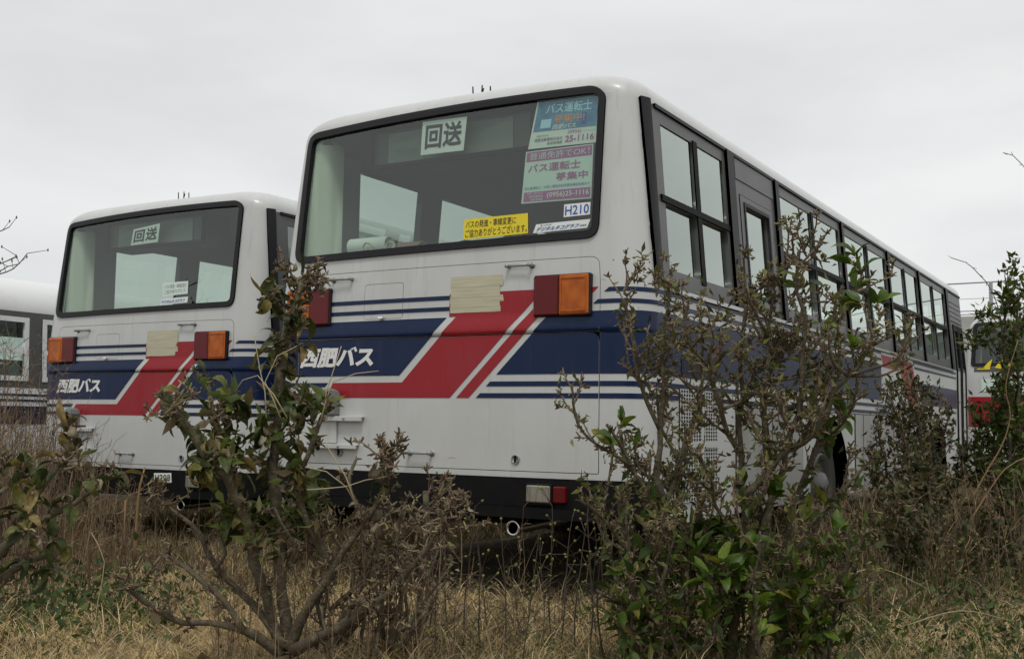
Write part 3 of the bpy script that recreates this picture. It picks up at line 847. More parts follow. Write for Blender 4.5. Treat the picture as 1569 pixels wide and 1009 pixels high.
    handle(0.495, 0.643, 1.874, -0.012); handle(-0.787, -0.636, 1.863, -0.008); handle(-0.160, -0.002, 0.808, -0.030)
    for xx, zz in ((0.557, 0.789), (-0.70, 0.797)):
        h = MB(); h.lathe([(0.027, 0.004), (0.027, -0.006), (0.021, -0.008), (0.020, -0.003), (0.0, -0.003)], 'y', (xx, -0.024, zz), 16)
        o = h.build('hatch_lock', GREYM, root, True)
        h = MB(); h.bbox(xx - 0.005, xx + 0.005, -0.036, -0.022, zz - 0.019, zz + 0.019, 0.002); h.build('lock_bar', BLACKM, o)
    # ---- reversing camera and the two plate brackets
    c = MB(); cx, cz = -0.748, 1.135
    c.bbox(cx - 0.042, cx + 0.042, -0.085, -0.01, cz - 0.115, cz - 0.03, 0.010)
    co = c.build('reversing_camera', DARKGREY, root)
    c = MB(); c.lathe([(0.0, -0.125), (0.026, -0.125), (0.030, -0.118), (0.048, -0.112), (0.050, -0.04), (0.046, -0.015)], 'y', (cx, 0, cz), 8)
    c.build('camera_head', DARKGREY, co)
    c = MB(); c.lathe([(0.0, -0.133), (0.018, -0.131), (0.025, -0.124)], 'y', (cx, 0, cz - 0.004), 12); c.build('camera_lens', BLACKM, co, True)
    for xa, xb, z0_, z1_ in ((-0.90, -0.508, 0.986, 1.016), (-0.94, -0.546, 0.818, 0.846)):
        c = MB(); c.bbox(xa, xb, -0.065, -0.045, z0_, z1_, 0.003); c.bbox(xa, xb, -0.046, -0.018, z1_ - 0.006, z1_ - 0.001, 0.002)
        o = c.build('plate_bracket', WHITE, root)
        c = MB(); c.lathe([(0, -0.072), (0.008, -0.070), (0.010, -0.064)], 'y', (xb - 0.13, 0, (z0_ + z1_) / 2), 8); c.build('bolt', GREYM, o)
    c = MB(); c.bbox(-0.905, -0.72, -0.034, -0.02, 0.85, 1.06, 0.003); c.build('plate_backing', WHITE, root)
    # ---- bumper with its lamp cluster
    bp = [(-q.sy(0.26, 0.6), 0.497), (q.sy(0.26, 0.6), 0.497), (q.sy(0.26, 0.6), 0.688), (-q.sy(0.26, 0.6), 0.688)]
    bm_ = q.patch('bumper', bp, BLACKM, root, off=0.012, wall=-0.06)
    q.patch('bumper_step', [(-q.sf, 0.47), (q.sf, 0.47), (q.sf, 0.53), (-q.sf, 0.53)], BLACKM, bm_, off=0.035, wall=-0.05)
    a = on_rear(811, 742); b2 = on_rear(848, 770); c2 = on_rear(871, 771)
    h = MB(); h.bbox(a[0] - 0.012, b2[0] + 0.008, -0.05, -0.01, b2[1] - 0.018, a[1] + 0.01, 0.006); o = h.build('reversing_lamp', BLACKM, bm_)
    h = MB(); h.bbox(a[0], b2[0], -0.062, -0.048, b2[1], a[1], 0.008); h.build('reversing_lens', LENSC, bm_)
    h = MB(); h.bbox(b2[0] + 0.012, c2[0], -0.052, -0.01, b2[1] + 0.002, a[1] - 0.002, 0.006); h.build('red_reflector', LENSR, bm_)
    # ---- chassis, wheels, exhaust
    h = MB(); h.box(-1.15, 1.15, 0.35, 2.9, 0.56, 1.0); h.box(-0.7, 0.7, 2.9, 7.9, 0.62, 1.0); h.box(-1.15, 1.15, 4.6, 7.7, 0.62, 0.99); h.box(-1.15, 1.15, 9.4, 10.7, 0.50, 1.0)
    h.box(-0.9, 0.9, 3.6, 3.9, 0.42, 0.62); h.box(-0.9, 0.9, 8.45, 8.65, 0.42, 0.6)
    h.build('chassis', BLACKM, root)
    for sd in (-1, 1):
        for xi, ya, yb_, zl_ in ((0.66, 2.95, 4.55, 0.24), (0.80, 7.85, 9.25, 0.3)):
            a_, b_ = sorted((sd * xi, sd * 1.25))
            h = MB()       # inner plate, roof and front wall as one folded sheet
            xs_ = sd * xi; xo_ = sd * 1.25
            h.add([(xs_, ya, zl_), (xs_, yb_, zl_), (xs_, yb_, 1.09), (xs_, ya, 1.09), (xo_, ya, 1.09), (xo_, yb_, 1.09), (xo_, yb_, zl_ + 0.12), (xs_, yb_, zl_ + 0.12)],
                  [(0, 1, 7, 2, 3), (3, 2, 5, 4), (2, 7, 6, 5)])
            h.build('wheel_well', BLACKM, root)
    h = MB(); h.box(-0.35, 0.55, 0.7, 1.3, 0.36, 0.56); h.build('engine_sump', BLACKM, root)
    h = MB(); h.tube([(0.52, 0.03, 0.405), (0.52, 0.7, 0.42), (0.52, 1.2, 0.5)], 0.036, 14, cap=False); h.tube([(0.52 + 0.038 * math.cos(t), 0.025, 0.405 + 0.038 * math.sin(t)) for t in np.linspace(0, 2 * PI, 25)], 0.009, 8, cap=False); h.build('exhaust_pipe', CHROME, root, True)
    def wheel(x, y, out, w):
        t = MB(); t.lathe([(0.30, -w / 2), (0.44, -w / 2), (0.485, -w / 2 + 0.04), (0.495, 0), (0.485, w / 2 - 0.04), (0.44, w / 2), (0.30, w / 2)], 'x', (x, y, 0.495), 32)
        o = t.build('wheel', TYRE, root, True)
        t = MB(); oo = x + out * (w / 2)
        t.lathe([(0.30, -0.02 * out), (0.285, 0.012 * out), (0.25, -0.03 * out), (0.15, -0.05 * out), (0.13, 0.02 * out), (0.07, 0.045 * out), (0.0, 0.05 * out)], 'x', (oo, y, 0.495), 24); t.build('rim', RIM, o, True)
    for sd in (-1, 1):
        wheel(sd * 0.99, 3.75, sd, 0.50); wheel(sd * 1.10, 8.55, sd, 0.26)
    # ---- side grilles (right) and skirt seams
    g0 = q.patch('louvre_panel', sl(0.53, 1.12, 1.285, 1.40), BLUE, root, off=0.006, wall=0.0)
    for i in range(5):
        q.patch('louvre_slat', sl(0.55, 1.10, 1.292 + i * 0.021, 1.304 + i * 0.021), LINER, g0, off=0.009, wall=0.006)
    gr = q.patch('radiator_grille', sl(0.50, 1.12, 0.55, 1.20), LINER, root, off=0.004, wall=0.0)
    gm = MB()
    xr = q.hw + 0.006
    for i in range(16):
        y = 0.505 + i * 0.0395
        if 0.82 < y < 0.87: continue
        gm.box(xr, xr + 0.0025, y, y + 0.0085, 0.552, 1.198)
    for i in range(31):
        z = 0.555 + i * 0.0212
        gm.box(xr - 0.0005, xr + 0.002, 0.502, 1.118, z, z + 0.0055)
    gm.box(xr - 0.003, xr + 0.006, 0.832, 0.872, 0.552, 1.198); gm.box(xr - 0.0035, xr + 0.0065, 0.503, 1.117, 0.86, 0.90)
    tag(gm.build('grille_mesh', WHITE, gr), kind='stuff')
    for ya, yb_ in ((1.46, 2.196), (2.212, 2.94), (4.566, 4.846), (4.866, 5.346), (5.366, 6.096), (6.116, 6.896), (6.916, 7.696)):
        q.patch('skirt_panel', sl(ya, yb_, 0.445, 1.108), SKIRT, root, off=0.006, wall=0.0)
    for y in (1.45, 2.2, 2.95, 4.55, 4.85, 5.35, 6.1, 6.9, 7.7):
        q.patch('skirt_seam', sl(y, y + 0.008, 0.45, 1.118), LINER, root, off=0.002, wall=0.0)
    q.patch('skirt_seam', sl(1.3, 9.9, 1.112, 1.119), LINER, root, off=0.0022, wall=0.0)
    # handrail loop, roof aerials
    for i, (u, v) in enumerate(((689, 131), (699.5, 130), (709, 130.5))):
        a_ = MB(); x = -0.01 + i * 0.06; y = 0.36
        zt_ = q.zr - 0.06
        a_.tube([(x, y, zt_ - 0.02), (x + 0.004 * (i - 1), y, zt_ + 0.09), (x - 0.008 * (1 if i == 0 else -0.2), y, zt_ + 0.155 - 0.015 * (i == 2))], [0.006, 0.005, 0.004], 6)
        if i == 1: a_.tube([(x, y, zt_ + 0.09), (x + 0.014, y, zt_ + 0.135)], 0.004, 5)
        a_.build('roof_aerial', BLACKM, root)
    return root

bus1 = build_bus(S1, BUS1)
tag(bus1, 'nearest striped white bus, with recruiting posters in its rear window', 'bus', 'striped buses parked side by side')
bus2 = copy_tree(bus1)
BUS2 = Vector((-7.50, 6.55, -0.12))
bus2.location = BUS2
bus2['label'] = 'striped white bus second in the row, without posters in its rear window'

# ---- what only the first bus carries
def sign_paper(q, root, quad, txt_quads, off):
    p = quad_on(q, 'destination_paper', quad, off, PAPER, root)
    for ch, tq in txt_quads:
        text_on(q, 'printed_character', ch, tq, off + 0.002, INK, p, 0.028)
    return p
def lerpq(quad, a0, a1, b0, b1):
    TL, TR, BR, BL = [Vector(c) for c in quad]
    def at_(a, b):   # a across from the left, b down from the top
        t = TL.lerp(TR, a); d = BL.lerp(BR, a)
        r = t.lerp(d, b); return (r.x, r.y)
    return [at_(a0, b0), at_(a1, b0), at_(a1, b1), at_(a0, b1)]
IN = -0.0125
q1 = rquad((646, 186), (714, 177.5), (708.5, 229.5), (642.5, 237))
pp_ = sign_paper(S1, bus1, q1, [('回', lerpq(q1, 0.09, 0.47, 0.13, 0.84)), ('送', lerpq(q1, 0.50, 0.93, 0.10, 0.84))], IN)
pp_['label'] = 'large white paper with two black characters near the top of the rear window'

A = rquad((822, 153), (917.5, 142), (912.5, 217), (807.5, 228))
pa = quad_on(S1, 'recruiting_poster', A, IN, PAPER, bus1); pa['label'] = 'blue and white recruiting poster at the top right of the rear window'
quad_on(S1, 'poster_print', lerpq(A, 0.03, 0.985, 0.03, 0.66), IN + .001, PBLUE, pa)
def ptxt(par, Q, t, a0, a1, b0, b1, m_, bold=0.02, off=IN + 0.0025, shear=0.0):
    return text_on(S1, 'printed_text', t, lerpq(Q, a0, a1, b0, b1), off, m_, par, bold, shear)
ptxt(pa, A, 'バス運転士', 0.18, 0.90, 0.10, 0.32, PCYAN, 0.016)
ptxt(pa, A, '募集中!', 0.33, 0.80, 0.35, 0.53, PORANGE, 0.014)
ptxt(pa, A, '西肥バス', 0.32, 0.68, 0.55, 0.65, LETTER, 0.02, shear=0.2)
quad_on(S1, 'poster_bus_picture', lerpq(A, 0.13, 0.29, 0.42, 0.60), IN + .002, PCYAN, pa)
quad_on(S1, 'poster_person_picture', lerpq(A, 0.76, 0.83, 0.36, 0.60), IN + .002, PNAVY, pa)
ptxt(pa, A, '(0956)', 0.57, 0.77, 0.69, 0.78, PPINK, 0.0)
ptxt(pa, A, '25-1116', 0.54, 0.96, 0.80, 0.93, PPINK, 0.02)
ptxt(pa, A, 'お問い合わせ', 0.10, 0.28, 0.735, 0.775, INK, 0.0)
ptxt(pa, A, '西肥自動車株式会社', 0.08, 0.50, 0.80, 0.87, INK, 0.0)
ptxt(pa, A, '経営管理課', 0.28, 0.50, 0.89, 0.95, INK, 0.0)
ptxt(pa, A, '新卒/中途', 0.80, 0.97, 0.70, 0.75, PGREEN, 0.0)

B = rquad((804.5, 232), (908, 219), (904.5, 303), (797, 311.5))
pb = quad_on(S1, 'recruiting_poster', B, IN, PGREEN, bus1); pb['label'] = 'magenta and pale green recruiting poster below the blue one'
quad_on(S1, 'poster_print', lerpq(B, 0.02, 0.985, 0.02, 0.205), IN + .001, PPINK, pb)
quad_on(S1, 'poster_print', lerpq(B, 0.03, 0.985, 0.79, 0.975), IN + .001, PPINK, pb)
ptxt(pb, B, '普通免許でOK！', 0.07, 0.95, 0.045, 0.18, PGREEN, 0.0)
ptxt(pb, B, 'バス運転士', 0.06, 0.83, 0.26, 0.42, PPINK, 0.014)
ptxt(pb, B, '募集中', 0.48, 0.94, 0.47, 0.62, PPINK, 0.014)
ptxt(pb, B, '正社員運転士・大型二種免許取得費用補助制度あり', 0.03, 0.97, 0.69, 0.745, PNAVY, 0.0)
for i, t in enumerate(('お問い合わせは', '西肥自動車㈱', '経営管理課')):
    ptxt(pb, B, t, 0.08 + 0.03 * i, 0.31, 0.80 + 0.06 * i, 0.845 + 0.06 * i, LETTER, 0.0)
ptxt(pb, B, '(0956)25-1116', 0.37, 0.965, 0.825, 0.945, LETTER, 0.012)

OUT = -0.0045
Cq = rquad((711, 336), (808.5, 326), (808.5, 357), (709, 367))
pc = quad_on(S1, 'courtesy_sticker', Cq, OUT, YELLOW, bus1, wall=-0.007); pc['label'] = 'yellow sticker with two lines of black writing'
ptxt(pc, Cq, 'バスの発進・車線変更に', 0.03, 0.82, 0.10, 0.46, INK, 0.004, OUT + .0015)
ptxt(pc, Cq, 'ご協力ありがとうございます。', 0.03, 0.985, 0.52, 0.92, INK, 0.004, OUT + .0015)
Dq = rquad((864, 313), (904.5, 309), (903.5, 328), (863, 332.5))
pd = quad_on(S1, 'number_sticker', Dq, OUT, PAPER, bus1, wall=-0.007); pd['label'] = 'small white sticker reading H210 in blue'
ptxt(pd, Dq, 'H210', 0.05, 0.95, 0.13, 0.88, PNAVY, 0.012, OUT + .0015)
Eq = rquad((821, 343.5), (904.5, 335), (899, 348.5), (816, 357))
pe = quad_on(S1, 'recorder_sticker', Eq, OUT, PAPER, bus1, wall=-0.007); pe['label'] = 'white slanted sticker with blue lettering in the bottom right corner'
ptxt(pe, Eq, 'デジタルタコグラフ', 0.05, 0.83, 0.36, 0.88, PNAVY, 0.02, OUT + .0015, 0.2)
ptxt(pe, Eq, '■ 矢崎総業', 0.10, 0.30, 0.12, 0.27, INK, 0.0, OUT + .0015)
ptxt(pe, Eq, '搭載車', 0.85, 0.97, 0.55, 0.80, INK, 0.0, OUT + .0015)

def tapes(root, rows, seed):
    rr = random.Random(seed)
    for i in range(rows):
        z1_ = 1.832 - i * 0.205 / rows; z0_ = z1_ - 0.205 / rows - 0.006
        a = 0.108 + rr.uniform(-0.006, 0.004); b = 0.458 + rr.uniform(-0.022, 0.010)
        n_ = 6
        top = [(a + (b - a) * k / n_, z1_ + rr.uniform(-.0015, .0015)) for k in range(n_ + 1)]
        bot = [(a + (b - a) * k / n_ + (rr.uniform(-.006, .006) if k in (0, n_) else 0), z0_ + rr.uniform(-.0015, .0015)) for k in range(n_, -1, -1)]
        S1.patch('tape_strip', [(S1.sx(x, z), z) for x, z in top + bot], TAPE, root, off=0.0034 + 0.0007 * (i % 2))
tapes(bus1, 7, 3)
tapes(bus2, 6, 5)

# ---- bus 2: its own paper, two labels, number plate on the bumper
q2 = [on_rear(u, v, S1, BUS2) for u, v in ((203, 351), (243.5, 341.5), (240, 370), (198.5, 375.5))]
p2_ = sign_paper(S1, bus2, q2, [('回', lerpq(q2, 0.08, 0.47, 0.14, 0.86)), ('送', lerpq(q2, 0.52, 0.94, 0.12, 0.86))], IN)
p2_['label'] = 'small white paper with two black characters near the top of the rear window'
q3 = [on_rear(u, v, S1, BUS2) for u, v in ((249.5, 433), (288, 430), (287, 449.5), (248.5, 454))]
g2 = quad_on(S1, 'notice_label', q3, OUT, PGREEN, bus2, wall=-0.007); g2['label'] = 'pale green rectangular label low in the rear window'
text_on(S1, 'printed_text', 'バスの発進・車線変更に', lerpq(q3, 0.06, 0.95, 0.16, 0.45), OUT + .0015, GREYM, g2, 0.0)
text_on(S1, 'printed_text', 'ご協力ありがとう', lerpq(q3, 0.06, 0.9, 0.55, 0.84), OUT + .0015, GREYM, g2, 0.0)
q4 = [on_rear(u, v, S1, BUS2) for u, v in ((246.5, 458), (288, 454), (286, 463), (244.5, 467))]
g3 = quad_on(S1, 'recorder_sticker', q4, OUT, PAPER, bus2, wall=-0.007)
text_on(S1, 'printed_text', 'デジタルタコグラフ', lerpq(q4, 0.04, 0.9, 0.25, 0.85), OUT + .0015, PNAVY, g3, 0.02, 0.2)
q5 = [on_rear(u, v, S1, BUS2) for u, v in ((238.5, 724), (265, 724), (265, 738.5), (238.5, 738))]
g4 = quad_on(S1, 'number_plate', q5, 0.018, PAPER, bus2, wall=0.012); g4['label'] = 'small white plate on the black bumper reading H208'
text_on(S1, 'printed_text', 'H208', lerpq(q5, 0.06, 0.94, 0.16, 0.86), 0.020, INK, g4, 0.015)

# ---- things lying on the first bus's parcel shelf
def shelf_things():
    def W(x, y, z): return (BUS1.x + x, BUS1.y + y, BUS1.z + z)
    top = 1.985
    a = on_rear(515, 380); b = on_rear(598, 372)
    b1 = empty('storage_tray', W(a[0] - 0.05, 0.12, top), 'white perforated plastic tray on the rear shelf, under the paper roll', 'tray')
    m = MB(); L_ = 0.34
    m.bbox(0, L_, 0, 0.12, 0, 0.008, 0.002); m.bbox(0, L_, 0, 0.006, 0.008, 0.062, 0.002); m.bbox(0, L_, 0.114, 0.12, 0.008, 0.062, 0.002); m.bbox(0, 0.006, 0.006, 0.114, 0.008, 0.062, 0.002); m.bbox(L_ - 0.006, L_, 0.006, 0.114, 0.008, 0.062, 0.002)
    m.build('tray_body', PAPER, b1)
    h = MB()
    for i in range(9): h.lathe([(0.0, -0.001), (0.006, -0.001), (0.006, 0.002)], 'y', (0.03 + i * 0.035, 0, 0.045), 8)
    h.build('tray_hole', INK, b1)
    r = MB(); pr = [(0.055, 0.0), (0.055, 0.30), (0.048, 0.30), (0.048, 0.0), (0.055, 0.0)]
    r.lathe(pr, 'x', (0, 0, 0), 20)
    ro = r.build('paper_roll', PAPER, None, True); ro.location = W(a[0] - 0.03, 0.20, top + 0.118); tag(ro, 'white roll of paper lying across the plastic tray', 'paper roll')
    r = MB(); r.lathe([(0.06, 0), (0.062, 0.16), (0.05, 0.16), (0.045, 0.0), (0.06, 0)], 'x', (0, 0, 0), 18)
    bo = r.build('cardboard_tube', BROWNP, None, True); bo.location = W(a[0] + 0.37, 0.20, top + 0.062); tag(bo, 'brown cardboard tube beside the tray on the rear shelf', 'tube')
    n = 22; vs = []; fs = []
    for i in range(n):
        for j in range(5):
            x = i / (n - 1) * 0.72; y = j / 4 * 0.2
            vs.append((x, y, 0.012 + 0.045 * abs(math.sin(x * 7 + j)) * (1 - j / 6) + 0.02 * math.sin(x * 21 + j * 2)))
    for i in range(n - 1):
        for j in range(4): fs.append((i * 5 + j, (i + 1) * 5 + j, (i + 1) * 5 + j + 1, i * 5 + j + 1))
    c = mesh_obj('folded_cloth', vs, fs, TEAL, None, True); c.location = W(a[0] + 0.56, 0.10, top + 0.03); tag(c, 'crumpled grey-teal cloth on the rear shelf', 'cloth')
    rg = MB()
    for k, (xx, rr_) in enumerate(((0.22, 0.04), (0.40, 0.035))):
        rg.tube([(xx + rr_ * math.cos(t), 0.005 * math.sin(3 * t), rr_ * math.sin(t)) for t in np.linspace(0, 2 * PI, 17)], 0.006, 6)
    ro2 = rg.build('cord_loop', mat('cream_cord', (0.5, 0.47, 0.33), 0.8), None, True); ro2.location = W(a[0] - 0.05, 0.10, top + 0.08); tag(ro2, 'pale cord loops hanging in front of the tray', 'cord')
shelf_things()

# ------------------------------------------------------------------ the smaller bus at the far left
def small_bus():
    WHITE = mat('bright_white_paint', (0.72, 0.73, 0.73), 0.4, coat=0.3, var=((0.62, 0.62, 0.60), 2.0, 0.5, 0.8))
    q = Shell(W=2.3, L=9.0, rc=0.25, bow=0.02, zb=1.42, zd=2.27, zr=2.68, tum=0.05, ar=0.45, bump=False, crown=0.08)
    base = Vector((-12.15, 6.35, -0.12))
    r = empty('bus', base, 'lower white bus with pale window frames at the far left of the row', 'bus')
    sm = q.smax
    q.patch('body_skin', [(-sm, 0.45), (sm, 0.45), (sm, 1.42), (q.sy(.3, 1.42), 1.42), (q.sy(.3, 2.27), 2.27), (sm, 2.27), (sm, 2.68), (-sm, 2.68), (-sm, 2.27), (-q.sy(.3, 2.27), 2.27), (-q.sy(.3, 1.42), 1.42), (-sm, 1.42)], WHITE, r, holes=[rrect(rect(-0.85, 0.85, 1.45, 2.2), 0.08)])
    q.patch('rear_window', rrect(rect(-0.87, 0.87, 1.43, 2.22), 0.08), GLASS, r, off=-0.01)
    def sl(y0, y1, z0, z1, sd=1):
        return [(q.sy(y0, z0, sd), z0), (q.sy(y1, z0, sd), z0), (q.sy(y1, z1, sd), z1), (q.sy(y0, z1, sd), z1)]
    mods = [(0.55, 1.69), (1.88, 3.3), (3.6, 4.7), (5.0, 6.1), (6.4, 7.5)]
    for sd in (1, -1):
        q.patch('window_band', sl(0.3, 8.99, 1.42, 2.27, sd), BLACKP, r, holes=[sl(a, b, 1.50, 2.20, sd) for a, b in mods], hole_wall=-0.05)
        for a, b in mods:
            fr = q.patch('window_frame', sl(a - 0.01, b + 0.01, 1.495, 2.205, sd), ALU if False else WHITE, r, holes=[sl(a + 0.05, b - 0.05, 1.55, 1.80, sd), sl(a + 0.05, b - 0.05, 1.85, 2.15, sd)], off=0.008, wall=-0.01, hole_wall=-0.02)
            q.patch('pane', sl(a + 0.05, b - 0.05, 1.55, 1.80, sd), GLASSS, fr, off=-0.01, inner=False)
            q.patch('pane', sl(a + 0.05, b - 0.05, 1.85, 2.15, sd), GLASSS, fr, off=-0.014, inner=False)
        for a, b in ((1.33, 1.355), (1.27, 1.295), (1.02, 1.22)):
            q.patch('blue_stripe', sl(0.28, 8.9, a, b, sd), BLUE, r, off=0.003)
        q.patch('interior_lining', sl(0.3, 8.9, 0.9, 2.27, sd), LINING, r, holes=[sl(a, b, 1.50, 2.20, sd) for a, b in mods], off=-0.055, flip=True)
    ring = q._P(np.linspace(-sm, sm, 120), np.full(120, q.zr))
    pts = [Vector((p[0], p[1])) for p in ring]
    gp = [Vector((x, y)) for x in np.linspace(-0.6, 0.6, 7) for y in np.arange(0.5, 8.9, 0.5)]
    vs_, _, fs_, _, _, fo = delaunay_2d_cdt(pts + gp, [], [list(range(len(pts)))], 0, 1e-6)
    hwt = ring[:, 0].max()
    rv = [(v.x, v.y, q.zr - 0.001 + 0.05 * max(0, 1 - (v.x / hwt) ** 2) * float(smooth((v.y - 0.2) / 0.9))) for v in vs_]
    mesh_obj('roof', rv, [f for f, o in zip(fs_, fo) if o], WHITE, r, True)
    mesh_obj('ceiling', [(x, y, z - 0.08) for x, y, z in rv], [f[::-1] for f, o in zip(fs_, fo) if o], LINING, r, True)
    m = MB(); m.box(-1.1, 1.1, 0.3, 8.8, 0.5, 0.9); m.build('chassis', BLACKM, r)
    m = MB(); m.box(-1.14, 1.14, 8.96, 9.0, 0.45, 1.4); m.box(-1.09, 1.09, 8.96, 9.0, 2.25, 2.58); m.build('front_panel', WHITE, r)
    for sd in (-1, 1):
        for y in (2.4, 7.2):
            t = MB(); t.lathe([(0.25, -0.12), (0.36, -0.12), (0.42, -0.08), (0.42, 0.08), (0.36, 0.12), (0.25, 0.12)], 'x', (sd * 1.03, y, 0.42), 24); o = t.build('wheel', TYRE, r, True)
            t = MB(); t.lathe([(0.25, 0.1 * sd), (0.12, 0.06 * sd), (0.0, 0.1 * sd)], 'x', (sd * 1.03, y, 0.42), 20); t.build('rim', RIM, o, True)
    for i in range(7):
        for x in (-0.55, 0.55):
            m = MB(); y = 0.9 + i * 1.05
            m.bbox(x - 0.42, x + 0.42, y, y + 0.12, 1.2, 1.72, 0.03); m.bbox(x - 0.42, x + 0.42, y - 0.4, y, 1.2, 1.3, 0.03); m.build('seat', TEAL, r)
    return r
small_bus()

# ------------------------------------------------------------------ bus standing crosswise behind, at the right
def far_bus():
    q = Shell(W=2.5, L=7.0, rc=0.15, bow=0.03, zb=1.9, zd=2.72, zr=2.96, tum=0.05, ar=0.3, bump=False)
    c = at(1478, 600, 19.2)
    base = Vector((c.x + q.hw + 0.02, c.y, 0.0))
    r = empty('bus', base, 'white and red bus beyond the striped buses, seen at the right behind the tall shrub', 'bus')
    sm = q.smax
    hole = rrect(rect(-1.15, 1.15, 2.10, 2.80), 0.05)
    q.patch('body_skin', [(-sm, 0.45), (sm, 0.45), (sm, 2.96), (-sm, 2.96)], WHITE, r, holes=[hole], hole_wall=-0.04)
    q.patch('windscreen', rrect(rect(-1.17, 1.17, 2.08, 2.82), 0.05), GLASS, r, off=-0.012)
    q.patch('window_gasket', rrect(rect(-1.18, 1.18, 2.07, 2.83), 0.06), RUBBER, r, holes=[rrect(rect(-1.12, 1.12, 2.13, 2.78), 0.05)], off=0.01, wall=-0.005)
    q.patch('black_valance', rect(-1.12, 1.12, 1.985, 2.06), BLACKP, r, off=0.006, wall=0)
    q.patch('yellow_badge', rect(-1.07, -0.86, 2.02, 2.04), YELLOW, r, off=0.018, wall=0.005)
    for x in (-0.90, -0.72, -0.54):
        q.patch('yellow_badge', [(x - 0.07, 2.05), (x + 0.03, 2.03), (x + 0.07, 2.20), (x - 0.01, 2.13)], YELLOW, r, off=0.018, wall=0.005)
    q.patch('red_panel', [(-1.25, 1.05), (-0.62, 1.05), (-0.5, 1.56), (-1.25, 1.56)], RED, r, off=0.004)
    q.patch('red_panel', [(-0.42, 1.40), (1.2, 1.40), (1.2, 1.60), (-0.42, 1.60)], RED, r, off=0.004)
    q.patch('pale_green_panel', rect(-1.0, 0.9, 1.64, 1.86), PGREEN, r, off=0.004)
    m = MB(); m.box(-0.95, 0.95, 0.2, 6.9, 2.95, 2.99); m.build('roof', WHITE, r)
    m = MB(); m.box(-1.1, 1.1, 0.3, 6.8, 0.4, 1.0); m.box(-1.2, 1.2, 1.6, 1.7, 1.0, 2.8); m.build('chassis', BLACKM, r)
    for sd in (-1, 1):
        for yy in (1.6, 5.6):
            t = MB(); t.lathe([(0.0, -0.13), (0.36, -0.13), (0.45, -0.08), (0.45, 0.08), (0.36, 0.13), (0.0, 0.13)], 'x', (sd * 1.1, yy, 0.45), 24); t.build('wheel', TYRE, r, True)
far_bus()

# ------------------------------------------------------------------ raised deck with railing, far right
def deck():
    p = at(1519, 483, 30.0)
    w = MB(); w.bbox(-18, 30, 0, 8, -0.5, p.z, 0.03)
    o = w.build('retaining_wall', CONC, None); o.location = (p.x, p.y - 0.15, 0); o.rotation_euler = (0, 0, math.radians(-3)); tag(o, 'pale concrete retaining wall behind the buses, carrying the railing', 'wall')
    rl = empty('railing', (p.x, p.y, p.z), 'thin steel railing against the sky on top of the far wall', 'railing')
    rl.rotation_euler = (0, 0, math.radians(-3))
    h = 0.90
    for i in range(-6, 10):
        m = MB(); x = i * 2.0
        m.box(x - 0.045, x + 0.045, -0.03, 0.03, 0, h) if i == 0 else m.box(x - 0.03, x + 0.03, -0.025, 0.025, 0, h)
        m.build('post', GALV, rl)
    for z, rr_ in ((h, 0.022), (0.47, 0.008), (0.14, 0.016), (0.05, 0.016)):
        m = MB(); m.tube([(-12.2, 0, z), (18.2, 0, z)], rr_, 6); m.build('rail', GALV, rl)
deck()

# ------------------------------------------------------------------ vegetation
def catmull(pts, step=0.05):
    pts = [Vector(p) for p in pts]
    P = [pts[0] * 2 - pts[1]] + pts + [pts[-1] * 2 - pts[-2]]
    out = []
    for i in range(1, len(P) - 2):
        n = max(1, int((P[i + 1] - P[i]).length / step))
        for k in range(n):
            t = k / n
            out.append(0.5 * ((2 * P[i]) + (P[i + 1] - P[i - 1]) * t + (2 * P[i - 1] - 5 * P[i] + 4 * P[i + 1] - P[i + 2]) * t * t + (3 * P[i] - P[i - 1] - 3 * P[i + 1] + P[i + 2]) * t ** 3))
    out.append(pts[-1])
    return out

def rvec(r=random):
    while True:
        v = Vector((r.uniform(-1, 1), r.uniform(-1, 1), r.uniform(-1, 1)))
        if 0.05 < v.length < 1: return v.normalized()

def leaf_mesh(name, m_, width=0.40, curl=0.3, fold=0.25, droop=0.2, n=7, seed=0, obov=0.55):
    """one leaf, unit length along +Y, with folded midrib, curled tip and a short stalk"""
    r = random.Random(seed)
    vs = []; fs = []
    tw = r.uniform(-0.5, 0.5)
    ang = 0.0; y = z = 0.0
    st = 0.08
    for i in range(n + 1):
        t = i / n
        w = width * 0.5 * (math.sin(PI * min(1, t ** obov * 0.97 + 0.0)) ** 0.8) + 0.006
        if i == n: w = 0.003
        ang = -droop * t - curl * t * t * 1.5
        if i:
            y += math.cos(ang) / n; z += math.sin(ang) / n
        cx = r.uniform(-0.02, 0.02) * (0 if i in (0, n) else 1)
        tq = tw * t
        for k in (-1, -0.5, 0, 0.5, 1):
            xx = k * w + cx; zz = fold * abs(k) * w * (1 + 0.35 * math.sin(9 * t + k * 2 + seed))
            vs.append((xx * math.cos(tq) - zz * math.sin(tq), st + y, z + xx * math.sin(tq) + zz * math.cos(tq)))
    for i in range(n):
        for j in range(4): fs.append((i * 5 + j, i * 5 + j + 1, (i + 1) * 5 + j + 1, (i + 1) * 5 + j))
    b = len(vs); vs += [(-0.008, 0, 0), (0.008, 0, 0)]
    fs.append((b, b + 1, 3, 1))
    me = bpy.data.meshes.new(name)
    me.from_pydata(vs, [], fs); me.materials.append(m_)
    me.polygons.foreach_set('use_smooth', np.ones(len(fs), dtype=bool)); me.update()
    return me

